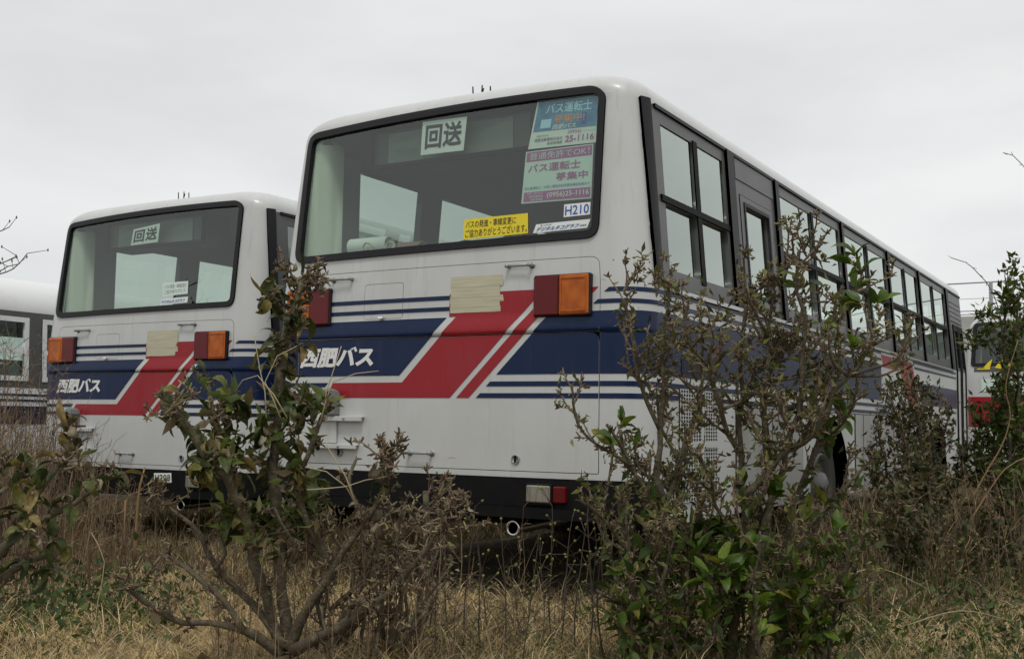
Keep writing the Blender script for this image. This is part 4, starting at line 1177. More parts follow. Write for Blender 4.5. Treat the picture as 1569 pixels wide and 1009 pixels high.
LV = {'olive': [leaf_mesh('leaf', LEAF_OLIVE, w, c, f, d, seed=i) for i, (w, c, f, d) in enumerate(((0.40, 0.9, 0.3, 0.2), (0.36, 1.5, 0.5, 0.3), (0.45, 0.5, 0.3, 0.1), (0.33, 1.9, 0.7, 0.2), (0.42, -0.6, 0.4, 0.1)))],
      'green': [leaf_mesh('leaf', LEAF_GREEN, w, c, f, d, seed=10 + i, obov=0.75) for i, (w, c, f, d) in enumerate(((0.40, 0.3, 0.35, 0.1), (0.36, 0.6, 0.5, 0.1), (0.44, -0.2, 0.3, 0.1), (0.40, 0.9, 0.45, 0.2)))],
      'dry': [leaf_mesh('leaf', LEAF_DRY, w, c, f, d, seed=20 + i) for i, (w, c, f, d) in enumerate(((0.34, 2.2, 0.9, 0.3), (0.30, 1.4, 1.2, 0.5), (0.40, 2.8, 0.7, 0.2)))]}

LEAFN = {}
def put_leaf(root, me, p, d, nrm, size):
    y = d.normalized(); z = (nrm - y * nrm.dot(y))
    if z.length < 1e-3: z = y.orthogonal()
    z.normalize(); x = y.cross(z)
    if len([c for c in LEAFN.setdefault(root.name, [])]) >= 300: return None
    LEAFN[root.name].append(1)
    o = bpy.data.objects.new('leaf', me)
    COL.objects.link(o)
    o.parent = root
    m = Matrix((x, y, z)).transposed().to_4x4()
    o.location = Vector(p) - root.location
    o.rotation_euler = m.to_euler()
    o.scale = (size,) * 3
    return o

def cloud_leaves(name, root, base, pts, size, m_, rng, wr=0.38):
    n = len(pts)
    P = np.array([tuple(p) for p in pts]) - np.array(tuple(base))
    d = rng.normal(size=(n, 3)); d[:, 2] += 0.35; d /= np.linalg.norm(d, axis=1, keepdims=True)
    w = np.cross(d, rng.normal(size=(n, 3))); w /= np.linalg.norm(w, axis=1, keepdims=True)
    nn = np.cross(w, d)
    L_ = rng.uniform(size[0], size[1], (n, 1)); W_ = L_ * wr * 0.5
    v0 = P; v1 = P + d * L_ * 0.45 + w * W_ + nn * W_ * 0.4; v2 = P + d * L_ * 0.45 - w * W_ + nn * W_ * 0.4; v3 = P + d * L_ - nn * L_ * 0.12; vm = P + d * L_ * 0.5
    V = np.stack([v0, v1, vm, v2, v3], 1).reshape(-1, 3)
    b = np.arange(n) * 5
    F = np.concatenate([np.stack([b, b + 1, b + 2], 1), np.stack([b, b + 2, b + 3], 1), np.stack([b + 1, b + 4, b + 2], 1), np.stack([b + 2, b + 4, b + 3], 1)])
    me = bpy.data.meshes.new(name)
    me.vertices.add(len(V)); me.vertices.foreach_set('co', V.ravel())
    me.loops.add(F.size); me.loops.foreach_set('vertex_index', F.ravel().astype(np.int32))
    me.polygons.add(len(F)); me.polygons.foreach_set('loop_start', np.arange(0, F.size, 3, dtype=np.int32))
    me.materials.append(m_); me.update(calc_edges=True); me.validate()
    o = bpy.data.objects.new(name, me); COL.objects.link(o); o.parent = root; o['kind'] = 'stuff'
    return o

class Shrub:
    def __init__(s, name, base, label, cat='shrub', group=None, seed=1):
        s.r = random.Random(seed); s.root = empty(name, base, label, cat, group)
        s.b = Vector(base); s.tips = []; s.tw = MB()
    def loc(s, p): return tuple(Vector(p) - s.b)
    def branch(s, pts, r0, r1, name='branch', jit=0.022, sides=8, lean=0.0):
        c = catmull(pts, 0.035)
        n = len(c)
        jw = [rvec(s.r) * jit * s.r.random() for _ in range(n // 3 + 3)]; jw[0] = Vector()
        c = [p + jw[i // 3].lerp(jw[i // 3 + 1], i % 3 / 3) for i, p in enumerate(c)]
        wob = [s.r.uniform(0.8, 1.22) for _ in range(n // 3 + 3)]
        rad = [0.76 * (r0 + (r1 - r0) * (i / max(1, n - 1)) ** 0.8) * (wob[i // 3] * (1 - i % 3 / 3) + wob[i // 3 + 1] * (i % 3 / 3)) for i in range(n)]
        m = MB(); m.tube([s.loc(p) for p in c], rad, sides); m.build(name, BARK, s.root, True)
        return c
    def stubs(s, p, d, k, ln=(0.008, 0.032), r=0.0032):
        for _ in range(k):
            dd = (d * 0.5 + rvec(s.r) + Vector((0, 0, 0.35))).normalized()
            L_ = s.r.uniform(*ln)
            q_ = p + dd * L_ * 0.5 + rvec(s.r) * L_ * 0.12
            e = p + dd * L_
            s.tw.tube([s.loc(p), s.loc(q_), s.loc(e)], [r * 1.25, r, r * 0.75], 4)
            if s.r.random() < 0.5:
                s.tips.append((e, dd))
    def twig(s, p, d, L_, r=0.005, stub=6, endk=5, depth=1):
        n = max(3, int(L_ / 0.03))
        pts = [Vector(p)]; cur = Vector(d).normalized()
        for i in range(n):
            cur = (cur + rvec(s.r) * 0.28 + Vector((0, 0, 0.06))).normalized()
            pts.append(pts[-1] + cur * L_ / n)
        s.tw.tube([s.loc(q_) for q_ in pts], [r * (1 - 0.5 * i / n) for i in range(n + 1)], 5)
        for i in range(1, n + 1):
            if s.r.random() < stub / n: s.stubs(pts[i], cur, s.r.randint(1, 3))
            if depth > 0 and s.r.random() < 0.22: s.twig(pts[i], (cur + rvec(s.r) * 0.9).normalized(), L_ * s.r.uniform(0.35, 0.6), r * 0.75, stub * 0.6, endk, depth - 1)
        s.stubs(pts[-1], cur, endk)
        s.tips.append((pts[-1], cur))
    def dress(s, c, dens, L_=(0.06, 0.2), start=0.25, up=0.45, r=0.005, stub=6, endk=5, depth=1, toward=None):
        n = len(c)
        for i in range(int(n * start), n):
            k = dens * 0.05
            k = int(k) + (1 if s.r.random() < k - int(k) else 0)
            t = (c[min(i + 1, n - 1)] - c[max(i - 1, 0)]).normalized()
            for _ in range(k):
                side = rvec(s.r); side = (side - t * side.dot(t)).normalized()
                d = (t * 0.45 + side * 0.75 + Vector((0, 0, up))).normalized()
                s.twig(c[i], d, s.r.uniform(*L_), r, stub, endk, depth)
            if s.r.random() < 0.6: s.stubs(c[i], t, 2)
    def leaves(s, centers, kind, size, rosette=(1, 3), droop=0.0, upw=0.3):
        """centers: (world point, radius, n)"""
        for cpt, rad, n in centers:
            near = sorted(s.tips, key=lambda t: (t[0] - cpt).length_squared)
            inr = [t for t in near if (t[0] - cpt).length < rad]
            pool = inr if len(inr) >= 4 else near[:max(4, n // 2)]
            cnt = 0
            while cnt < n and pool:
                p, d = s.r.choice(pool)
                k = s.r.randint(*rosette)
                for _ in range(k):
                    dd = (d * 0.5 + rvec(s.r) * 0.9 + Vector((0, 0, upw - droop * s.r.random()))).normalized()
                    nr = (Vector((0, 0, 1)) + rvec(s.r) * 0.7).normalized()
                    put_leaf(s.root, s.r.choice(LV[kind]), p, dd, nr, s.r.uniform(*size)); cnt += 1
    def filler(s, n, size, m_, seed, name='foliage', spread=0.02, keep=None):
        rng = np.random.default_rng(seed)
        tp = [t for t in s.tips if keep is None or keep(t[0])]
        P = [tp[i][0] + Vector(rng.normal(0, spread, 3)) for i in rng.integers(0, len(tp), n)]
        cloud_leaves(name, s.root, s.b, P, size, m_, rng)
    def finish(s, name='twigs'):
        if s.tw.v:
            o = s.tw.build(name, TWIG, s.root, False); o['kind'] = 'stuff'

def pl(seq, f0, f1=None):
    """pixel polyline -> world points, with the depth running from f0 to f1"""
    f1 = f0 if f1 is None else f1
    n = max(1, len(seq) - 1)
    return [at(u, v, f0 + (f1 - f0) * i / n) for i, (u, v) in enumerate(seq)]

# ---- shrub in front of the gap between the buses
B1 = at(436, 1045, 4.3); B1.z = float(gz(B1.x, B1.y)) - 0.03
sh = Shrub('leafy_shrub', B1, 'gnarled shrub with drooping dark olive leaves in front of the gap between two buses', seed=11)
T = lambda pts: [Vector(B1)] + pts
c0 = sh.branch(T(pl([(434, 1000)], 4.3)), 0.055, 0.045, 'trunk')
bra = []
bra.append((sh.branch(pl([(432, 1003), (400, 980), (372, 964), (325, 954), (280, 953), (248, 937), (220, 920), (183, 893)], 4.3, 4.05), 0.026, 0.010), 6, 0.3))
bra.append((sh.branch(pl([(374, 965), (345, 925), (318, 898), (290, 874), (256, 856)], 4.2, 4.3), 0.020, 0.010), 12, 0.5))
bra.append((sh.branch(pl([(436, 992), (410, 955), (380, 922), (350, 890), (328, 862), (305, 815), (270, 785), (238, 762)], 4.3, 4.5), 0.022, 0.010), 10, 0.5))
bra.append((sh.branch(pl([(430, 990), (412, 920), (392, 850), (376, 800), (350, 750), (318, 702), (296, 668), (275, 640), (255, 618)], 4.32, 4.1), 0.034, 0.014), 12, 0.45))
bra.append((sh.branch(pl([(440, 995), (432, 900), (428, 800), (424, 700), (428, 610), (432, 560), (442, 505), (462, 435)], 4.35, 4.4), 0.040, 0.020), 20, 0.3))
bra.append((sh.branch(pl([(444, 992), (468, 930), (498, 882), (530, 840), (562, 795), (590, 735), (592, 700)], 4.3, 4.1), 0.030, 0.014), 14, 0.55))
bra.append((sh.branch(pl([(450, 996), (490, 975), (525, 958), (570, 925), (620, 880), (660, 835), (692, 795)], 4.25, 3.95), 0.030, 0.010), 14, 0.4))
bra.append((sh.branch(pl([(505, 935), (540, 905), (575, 882), (612, 868)], 4.3, 4.2), 0.016, 0.008), 10, 0.3))
bra.append((sh.branch(pl([(505, 870), (470, 800), (462, 740), (470, 690), (488, 640)], 4.3, 4.25), 0.020, 0.010), 16, 0.3))
bra.append((sh.branch(pl([(376, 800), (360, 720), (330, 640), (320, 585)], 4.3, 4.5), 0.018, 0.009), 14, 0.4))
bra.append((sh.branch(pl([(560, 800), (535, 740), (545, 700)], 4.2, 4.3), 0.016, 0.008), 10, 0.3))
bra.append((sh.branch(pl([(640, 985), (645, 900), (648, 830), (651, 752)], 4.5, 4.5), 0.018, 0.014), 5, 0.3))
for i in range(9):      # finer side shoots between the main limbs
    u0, v0 = sh.r.choice(((470, 930), (505, 880), (540, 900), (400, 900), (392, 850), (450, 860), (570, 925), (330, 870)))
    u1 = u0 + sh.r.uniform(-70, 140); v1 = max(770, v0 - sh.r.uniform(60, 160))
    f0, f1 = 4.3, 4.3 + sh.r.uniform(-0.35, 0.35)
    bra.append((sh.branch(pl([(u0, v0), ((u0 * 2 + u1) / 3 + 12, (v0 * 2 + v1) / 3), ((u0 + 2 * u1) / 3, (v0 + 2 * v1) / 3 - 8), (u1, v1)], f0, f1), 0.013, 0.006, jit=0.02, sides=6), 10, 0.25))
for i in range(22):      # shoots filling the lower right of the shrub
    u0, v0 = sh.r.uniform(470, 640), sh.r.uniform(960, 1040)
    u1 = u0 + sh.r.uniform(-50, 90); v1 = sh.r.uniform(770, 930)
    f0 = 4.3 + sh.r.uniform(-0.25, 0.3)
    bra.append((sh.branch(pl([(u0, v0), ((u0 + u1) / 2 + sh.r.uniform(-14, 14), (v0 + v1) / 2), (u1, v1)], f0, f0 + sh.r.uniform(-0.2, 0.2)), 0.012, 0.005, jit=0.02, sides=6), 8, 0.1))
bra.append((sh.branch(pl([(528, 1060), (524, 1000), (532, 930)], 4.55, 4.55), 0.05, 0.035), 5, 0.2))
for c, dens, st in bra:
    sh.dress(c, dens * 1.0, (0.025, 0.11), st * 0.55, 0.35, 0.0042, 4, 5)
for (u, v, n, f) in ((265, 625, 8, 4.1), (462, 440, 12, 4.4), (430, 480, 9, 4.4), (445, 520, 9, 4.4), (592, 705, 16, 4.1), (692, 795, 14, 3.95), (256, 856, 6, 4.3), (240, 762, 6, 4.5), (183, 893, 3, 4.05), (470, 640, 8, 4.3), (330, 640, 8, 4.3), (610, 870, 6, 4.2), (680, 770, 8, 4.0)):
    p = at(u, v, f)
    for _ in range(n): sh.twig(p + rvec(sh.r) * 0.03, (rvec(sh.r) + Vector((0, 0, 0.5))).normalized(), sh.r.uniform(0.05, 0.12), 0.005, 5, 5, 1)
lc = lambda L: [(at(u, v, f), r, n) for u, v, f, r, n in L]
sh.leaves(lc([(412, 470, 4.4, .10, 9), (470, 450, 4.4, .10, 8), (440, 500, 4.4, .10, 9), (430, 570, 4.4, .10, 8)]), 'olive', (0.085, 0.13), (1, 2), 1.0, 0.35)
sh.leaves(lc([ (430, 540, 4.4, .12, 10), (300, 650, 4.2, .18, 20), (260, 690, 4.15, .14, 9), (350, 680, 4.3, .2, 24), (400, 700, 4.35, .2, 28), (330, 740, 4.3, .2, 22), (470, 650, 4.3, .15, 14), (485, 700, 4.3, .15, 16), (420, 620, 4.35, .14, 12), (380, 780, 4.3, .2, 14), (310, 600, 4.4, .14, 8), (310, 735, 4.2, .1, 9), (590, 800, 4.15, .2, 6), (470, 850, 4.3, .2, 5)]), 'olive', (0.06, 0.125), (1, 3), 1.2, 0.25)
sh.leaves(lc([(440, 500, 4.4, .15, 10), (465, 425, 4.4, .08, 5), (380, 720, 4.3, .25, 18), (450, 720, 4.3, .2, 14), (540, 740, 4.2, .2, 10), (560, 830, 4.2, .25, 6), (360, 640, 4.3, .2, 6)]), 'dry', (0.05, 0.10), (1, 2), 1.0, 0.0)
sh.leaves(lc([(700, 870, 4.0, .12, 7), (690, 960, 4.0, .15, 9), (650, 960, 4.1, .15, 8), (560, 870, 4.2, .2, 6), (500, 760, 4.2, .2, 6)]), 'green', (0.07, 0.12), (1, 2), 0.0, 0.4)
CT = at(390, 700, 4.3)
sh.filler(520, (0.04, 0.095), LEAF_MIX, 5, 'foliage', 0.015, lambda p: (p - CT).length < 0.36)
sh.filler(150, (0.02, 0.05), LEAF_DRY2, 6, 'dead_foliage', 0.02)
sh.finish()

# ---- the tall hedge shrub at the right
B2 = at(1120, 1050, 4.45); B2.z = float(gz(B2.x, B2.y)) - 0.03
s2 = Shrub('pruned_shrub', B2, 'tall pruned shrub with stubby brown twigs and bright green leaves beside the nearest bus', seed=23)
br = []
def tb(seq, f0, f1, r0, r1, dens, st=0.3, nm='branch'):
    br.append((s2.branch(pl(seq, f0, f1), r0, r1, nm), dens, st))
tb([(1008, 1040), (1005, 960), (1003, 900), (1014, 800), (1010, 700), (1014, 610), (1016, 520), (1020, 440)], 4.5, 4.5, 0.032, 0.009, 10, 0.25, 'trunk')
tb([(1012, 660), (988, 600), (972, 550), (963, 500), (958, 455)], 4.5, 4.4, 0.016, 0.008, 12, 0.3)
tb([(1014, 800), (1040, 720), (1062, 640), (1078, 570), (1070, 500)], 4.5, 4.65, 0.018, 0.008, 14, 0.3)
tb([(1110, 1045), (1130, 920), (1140, 820), (1138, 740), (1132, 650), (1134, 560), (1142, 470)], 4.45, 4.5, 0.032, 0.009, 12, 0.3, 'trunk')
tb([(1150, 1040), (1158, 920), (1165, 840), (1182, 760), (1208, 680), (1226, 600), (1236, 520), (1226, 440), (1224, 385)], 4.4, 4.35, 0.034, 0.009, 14, 0.3, 'trunk')
tb([(1200, 1040), (1198, 940), (1200, 850), (1222, 760), (1250, 690), (1272, 620), (1285, 540), (1275, 470)], 4.5, 4.6, 0.027, 0.008, 14, 0.35, 'trunk')
tb([(1142, 760), (1200, 700), (1250, 650), (1300, 580), (1338, 520)], 4.4, 4.25, 0.022, 0.009, 12, 0.35)
tb([(1138, 700), (1110, 640), (1090, 580), (1095, 520)], 4.5, 4.3, 0.018, 0.008, 14, 0.3)
tb([(1182, 760), (1170, 680), (1172, 600), (1180, 520), (1185, 450)], 4.4, 4.5, 0.020, 0.009, 16, 0.3)
tb([(1165, 960), (1215, 940), (1262, 920), (1290, 880), (1300, 810)], 4.4, 4.2, 0.026, 0.010, 8, 0.4)
tb([(1012, 920), (975, 860), (930, 800), (890, 765)], 4.5, 4.3, 0.018, 0.008, 7, 0.4)
tb([(1012, 800), (985, 740), (955, 690), (936, 660)], 4.5, 4.4, 0.016, 0.007, 10, 0.3)
tb([(1018, 960), (960, 930), (920, 905)], 4.5, 4.3, 0.014, 0.007, 6, 0.4)
tb([(1200, 880), (1250, 800), (1300, 740), (1340, 700)], 4.5, 4.6, 0.018, 0.008, 8, 0.4)
tb([(1160, 880), (1110, 800), (1085, 740), (1070, 690)], 4.4, 4.2, 0.018, 0.008, 12, 0.3)
tb([(1130, 900), (1080, 860), (1050, 810), (1048, 760)], 4.4, 4.6, 0.016, 0.008, 10, 0.3)
tb([(985, 1040), (978, 950), (968, 870), (958, 800), (955, 745)], 4.7, 4.7, 0.036, 0.030, 3, 0.3, 'trunk')
for i in range(44):
    c_, d_, _ = s2.r.choice(br[:12])
    k_ = s2.r.randint(int(len(c_) * 0.15), int(len(c_) * 0.8)); p0 = c_[k_]
    out = rvec(s2.r); out.z = 0; out = (out.normalized() * s2.r.uniform(0.10, 0.30) + Vector((0, 0, s2.r.uniform(0.12, 0.34))))
    mid = p0 + out * 0.5 + Vector((out.x * 0.25, out.y * 0.25, -0.03)) + rvec(s2.r) * 0.02
    br.append((s2.branch([p0, mid, p0 + out], 0.010, 0.005, jit=0.014, sides=6), 9, 0.2))
for i in range(38):
    u0 = s2.r.uniform(955, 1290); v0 = s2.r.uniform(960, 1060); u1 = u0 + s2.r.uniform(-60, 60); v1 = s2.r.uniform(740, 960)
    f0 = 4.4 + s2.r.uniform(-0.25, 0.3)
    br.append((s2.branch(pl([(u0, v0), ((u0 + u1) / 2 + s2.r.uniform(-14, 14), (v0 + v1) / 2), (u1, v1)], f0, f0 + s2.r.uniform(-0.2, 0.2)), 0.011, 0.005, jit=0.02, sides=6), 8, 0.1))
for c, dens, st in br:
    s2.dress(c, dens * 1.3, (0.03, 0.12), st * 0.6, 0.75, 0.0038, 4, 3)
for (u, v, n, f) in ((1020, 440, 9, 4.5), (958, 455, 5, 4.4), (1225, 390, 14, 4.35), (1142, 470, 8, 4.5), (1075, 500, 8, 4.6), (1275, 470, 8, 4.6), (1338, 525, 8, 4.25), (1185, 455, 8, 4.5), (1260, 600, 8, 4.4), (1160, 600, 8, 4.5), (1060, 600, 8, 4.6), (1110, 560, 8, 4.4), (1300, 440, 6, 4.4)):
    p = at(u, v, f)
    for _ in range(int(n * 0.7)): s2.twig(p + rvec(s2.r) * 0.05, (rvec(s2.r) * 0.8 + Vector((0, 0, 0.6))).normalized(), s2.r.uniform(0.05, 0.15), 0.005, 6, 6, 1)
s2.leaves(lc([(1280, 420, 4.4, .13, 8), (1300, 455, 4.4, .12, 8), (1240, 430, 4.35, .1, 4), (1310, 500, 4.3, .12, 5), (1330, 455, 4.3, .1, 5), (1320, 640, 4.5, .12, 10), (1290, 670, 4.5, .1, 6), (955, 620, 4.4, .12, 4), (965, 690, 4.45, .1, 4), (1160, 680, 4.4, .1, 3)]), 'green', (0.055, 0.11), (2, 4), 0.0, 0.45)
s2.leaves(lc([(1050, 800, 4.5, .14, 16), (1080, 860, 4.3, .15, 28), (1115, 840, 4.3, .15, 20), (1150, 890, 4.25, .15, 20), (1180, 960, 4.25, .15, 26), (1225, 985, 4.25, .15, 28), (1240, 900, 4.3, .15, 16), (1290, 810, 4.3, .12, 8), (1170, 800, 4.3, .12, 8), (1230, 790, 4.4, .15, 8), (925, 930, 4.35, .1, 6), (1290, 960, 4.25, .12, 9), (1090, 960, 4.3, .2, 20)]), 'green', (0.07, 0.125), (2, 4), 0.0, 0.4)
s2.leaves(lc([(1150, 700, 4.5, .3, 10), (1230, 600, 4.4, .3, 8)]), 'olive', (0.04, 0.08), (1, 2), 0.5, 0.2)
s2.filler(1150, (0.03, 0.095), LEAF_MIXG, 7, 'foliage', 0.02, lambda p: p.z < 0.28 + 0.55 * s2.r.random() ** 1.5)
s2.filler(3600, (0.018, 0.055), LEAF_OLV, 8, 'foliage', 0.015)
s2.finish()

# ---- shrub whose big leaves reach in at the lower left
B5 = at(-70, 1120, 3.0); B5.z = float(gz(B5.x, B5.y)) - 0.03
s5 = Shrub('broadleaf_shrub', B5, 'dark broad-leaved shrub reaching in at the lower left edge', seed=31)
for seq, f0, f1, r0 in (([(-70, 1100), (-40, 960), (0, 850), (60, 800), (120, 770), (150, 745)], 3.0, 2.9, 0.03), ([(-40, 960), (-10, 900), (40, 860), (75, 850)], 3.0, 3.0, 0.022), ([(0, 850), (40, 780), (90, 720), (120, 690)], 3.0, 3.05, 0.02), ([(-60, 1000), (-60, 860), (-20, 780), (20, 750)], 3.0, 3.1, 0.024)):
    c = s5.branch(pl(seq, f0, f1), r0, 0.009)
    s5.dress(c, 14, (0.04, 0.12), 0.4, 0.3, 0.004, 3, 3)
s5.leaves(lc([(40, 770, 2.95, .15, 16), (90, 800, 2.95, .14, 16), (130, 770, 2.95, .1, 9), (60, 840, 3.0, .14, 14), (10, 800, 3.0, .15, 14), (100, 720, 3.05, .12, 8), (70, 880, 3.0, .1, 6)]), 'olive', (0.05, 0.095), (1, 3), 0.9, 0.2)
s5.leaves(lc([(120, 710, 3.05, .1, 9), (130, 760, 2.95, .1, 8)]), 'dry', (0.04, 0.085), (1, 2), 0.5, 0.3)
s5.finish()

# ---- smaller-leaved shrubs standing farther off: their leaves are joined meshes
def far_shrub(name, label, base, stems, seed, nleaf, size, dens=8, twl=(0.06, 0.2), m_=LEAF_DARK):
    s = Shrub(name, base, label, seed=seed)
    for pts, r0 in stems:
        c = s.branch([Vector(base)] + pts, r0, 0.008, 'branch', 0.02, 6)
        s.dress(c, dens, twl, 0.25, 0.5, 0.005, 4, 4, 1)
    rng = np.random.default_rng(seed)
    tp = [s.tips[i][0] + Vector(rng.normal(0, 0.025, 3)) for i in rng.integers(0, len(s.tips), nleaf)]
    cloud_leaves('foliage', s.root, base, tp, size, m_, rng)
    s.finish()
    return s

b3 = at(1405, 900, 7.2); b3.z = float(gz(b3.x, b3.y)) - 0.02
far_shrub('round_shrub', 'low brown-green shrub beside the rear wheels of the nearest bus', b3,
          [(pl(sq, 7.15 + 0.1 * i, 7.0 + 0.13 * i), 0.02) for i, sq in enumerate(([(1400, 800), (1390, 700), (1370, 620)], [(1405, 800), (1412, 700), (1405, 610)], [(1420, 780), (1440, 700), (1450, 640)], [(1390, 790), (1360, 720), (1345, 655)], [(1400, 790), (1420, 690), (1430, 618)], [(1410, 760), (1385, 690), (1385, 625)], [(1380, 800), (1350, 760), (1330, 690)], [(1430, 800), (1465, 740), (1478, 690)], [(1400, 800), (1400, 720), (1418, 650)]))], 41, 4200, (0.025, 0.07), 15, (0.06, 0.18))
b4 = at(1560, 880, 7.4); b4.z = float(gz(b4.x, b4.y)) - 0.02
far_shrub('tall_shrub', 'tall dark small-leaved shrub at the right edge in front of the far bus', b4,
          [(pl(sq, 7.3 + 0.12 * i, 7.1 + 0.12 * i), 0.022) for i, sq in enumerate(([(1550, 760), (1545, 640), (1540, 540), (1540, 470)], [(1560, 740), (1560, 600), (1555, 500), (1560, 450)], [(1570, 760), (1585, 620), (1580, 500), (1575, 440)], [(1545, 800), (1528, 720), (1520, 650), (1524, 600)], [(1580, 760), (1610, 640), (1620, 520)], [(1550, 820), (1530, 760), (1512, 700)], [(1590, 760), (1600, 640), (1596, 540), (1600, 470)]))], 43, 5600, (0.03, 0.085), 11, (0.08, 0.26), LEAF_MIXG)
b6 = at(1395, 885, 6.4); b6.z = float(gz(b6.x, b6.y)) - 0.02
far_shrub('low_shrub', 'small dark weedy bush in the grass right of the tall pruned shrub', b6,
          [(pl(sq, 6.4, 6.3), 0.01) for sq in ([(1385, 840), (1370, 790)], [(1395, 830), (1395, 775)], [(1405, 835), (1425, 800)], [(1390, 850), (1350, 830)])], 44, 500, (0.03, 0.08), 10, (0.06, 0.2), LEAF_DARK)

# ---- bare canes and twigs
def cane(name, label, seq, f0, f1, r0, r1, m_, cat, side=0, seed=0, group=None):
    p = pl(seq, f0, f1)
    c = catmull(p, 0.06)
    m = MB(); b = Vector(p[0]); n = len(c)
    m.tube([tuple(x - b) for x in c], [r0 + (r1 - r0) * i / (n - 1) for i in range(n)], 6)
    r = random.Random(seed)
    for i in range(2, n, max(1, int(1 / max(side, 0.01)))) if side else []:
        d = (rvec(r) + Vector((0, 0, 0.2))).normalized() * r.uniform(0.02, 0.05)
        m.tube([tuple(c[i] - b), tuple(c[i] + d - b)], [r1 * 0.9, r1 * 0.5], 4)
    o = m.build(name, m_, None, True); o.location = b
    return tag(o, label, cat, group)
cane('bare_cane', 'thin bare cane arching left over the far railing', [(1545, 600), (1540, 520), (1522, 450), (1500, 420), (1480, 402), (1458, 395)], 7.5, 7.4, 0.0045, 0.0025, GREYSTEM, 'cane', 1, 1)
cane('bare_cane', 'highest bare cane, curving in from the right edge against the sky', [(1600, 520), (1598, 330), (1582, 272), (1566, 252), (1552, 238), (1537, 234)], 7.6, 7.5, 0.0045, 0.0025, GREYSTEM, 'cane', 1, 2)
cane('tan_cane', 'long tan cane leaning right in front of the tall dark shrub', [(1486, 770), (1510, 725), (1536, 680), (1548, 635), (1541, 590), (1560, 520)], 6.8, 6.7, 0.006, 0.003, CANE, 'cane', 0)
cane('tan_cane', 'short tan cane branching off low beside the tall dark shrub', [(1485, 800), (1510, 760), (1540, 718), (1575, 698)], 6.8, 6.9, 0.005, 0.003, CANE, 'cane', 0)
cane('reed', 'thicker upright orange-brown reed in the dead grass below the second bus plate', [(206, 860), (209, 800), (214, 745), (222, 715)], 5.6, 5.6, 0.010, 0.004, CANE, 'reed', 0)
cane('reed', 'thinner upright orange-brown reed left of its thicker neighbour', [(190, 850), (191, 800), (192, 765)], 5.6, 5.6, 0.006, 0.004, CANE, 'reed', 0)

# bare tree reaching in at the left
def bare_tree():
    b = at(-190, 800, 9.0); b.z = float(gz(b.x, b.y)) - 0.05
    r = random.Random(5)
    root = empty('bare_tree', b, 'leafless twiggy tree reaching in at the left edge against the sky', 'tree')
    m = MB(); c = catmull([b] + pl([(-180, 650), (-170, 520), (-150, 420)], 9.0), 0.1)
    m.tube([tuple(p - b) for p in c], [0.07 - 0.05 * i / len(c) for i in range(len(c))], 8); m.build('trunk', BARK, root, True)
    for seq in ([(-170, 520), (-80, 440), (-20, 425), (20, 412), (42, 388)], [(-165, 470), (-70, 420), (-10, 408), (26, 392)], [(-150, 420), (-60, 370), (-10, 358), (14, 348)], [(-175, 560), (-90, 440), (-30, 432), (12, 408), (30, 404)]):
        c = catmull(pl(seq, 9.0, 8.8), 0.08)
        m = MB(); n = len(c)
        m.tube([tuple(p - b) for p in c], [0.013 - 0.010 * i / n for i in range(n)], 5)
        for i in range(n // 2, n):
            d = (rvec(r) * 0.8 + Vector((0.3, 0, 0.5))).normalized() * r.uniform(0.06, 0.16)
            m.tube([tuple(c[i] - b), tuple(c[i] + d - b)], [0.003, 0.002], 4)
            e = c[i] + d
            m.tube([tuple(e - b - Vector((0, 0, .012))), tuple(e - b), tuple(e - b + Vector((0, 0, .014)))], [0.002, 0.008, 0.002], 5)
        m.build('branch', GREYSTEM, root)
bare_tree()

# ---- fine weeds with small buds in front of the bumper, and pale dry stalks
def weed_mesh(seed):
    r = random.Random(seed); m = MB()
    H = r.uniform(0.45, 0.62)
    pts = [Vector((0, 0, 0))]; d = Vector((r.uniform(-.2, .2), r.uniform(-.2, .2), 1)).normalized()
    for i in range(9):
        d = (d + rvec(r) * 0.10 + Vector((0, 0, 0.05))).normalized(); pts.append(pts[-1] + d * H / 9)
    m.tube(pts, [0.004 - 0.0025 * i / 9 for i in range(10)], 4, 0)
    for i in range(2, 10):
        for _ in range(r.randint(0, 3)):
            dd = (d * 0.6 + rvec(r)).normalized(); L_ = r.uniform(0.03, 0.11)
            e = pts[i] + dd * L_
            m.tube([pts[i], e], [0.0018, 0.0012], 3, 0)
            m.tube([e, e + dd * 0.006, e + dd * 0.013], [0.002, 0.0055, 0.001], 5, 1)
    me = bpy.data.meshes.new('weed'); me.from_pydata([tuple(v) for v in m.v], [], m.f)
    me.materials.append(DARKSTEM); me.materials.append(BUD)
    me.polygons.foreach_set('material_index', np.array(m.m, dtype=np.int32)); me.update()
    return me
WM = [weed_mesh(i) for i in range(6)]
rw = random.Random(77)
ORD = ['first', 'second', 'third', 'fourth', 'fifth', 'sixth', 'seventh', 'eighth', 'ninth', 'tenth', 'eleventh', 'twelfth', 'thirteenth', 'fourteenth', 'fifteenth', 'sixteenth', 'seventeenth', 'eighteenth', 'nineteenth', 'twentieth']
WS_ = sorted([(628, 860, 4.7), (660, 870, 4.9), (690, 850, 4.9), (715, 880, 4.8), (740, 900, 4.6), (775, 905, 4.6), (800, 880, 4.9), (830, 890, 4.9), (860, 900, 4.8), (882, 890, 4.9), (905, 880, 4.9), (930, 900, 4.7), (950, 870, 4.9), (752, 870, 5.0), (672, 930, 4.4), (800, 950, 4.4), (845, 880, 5.0), (920, 860, 5.0)])
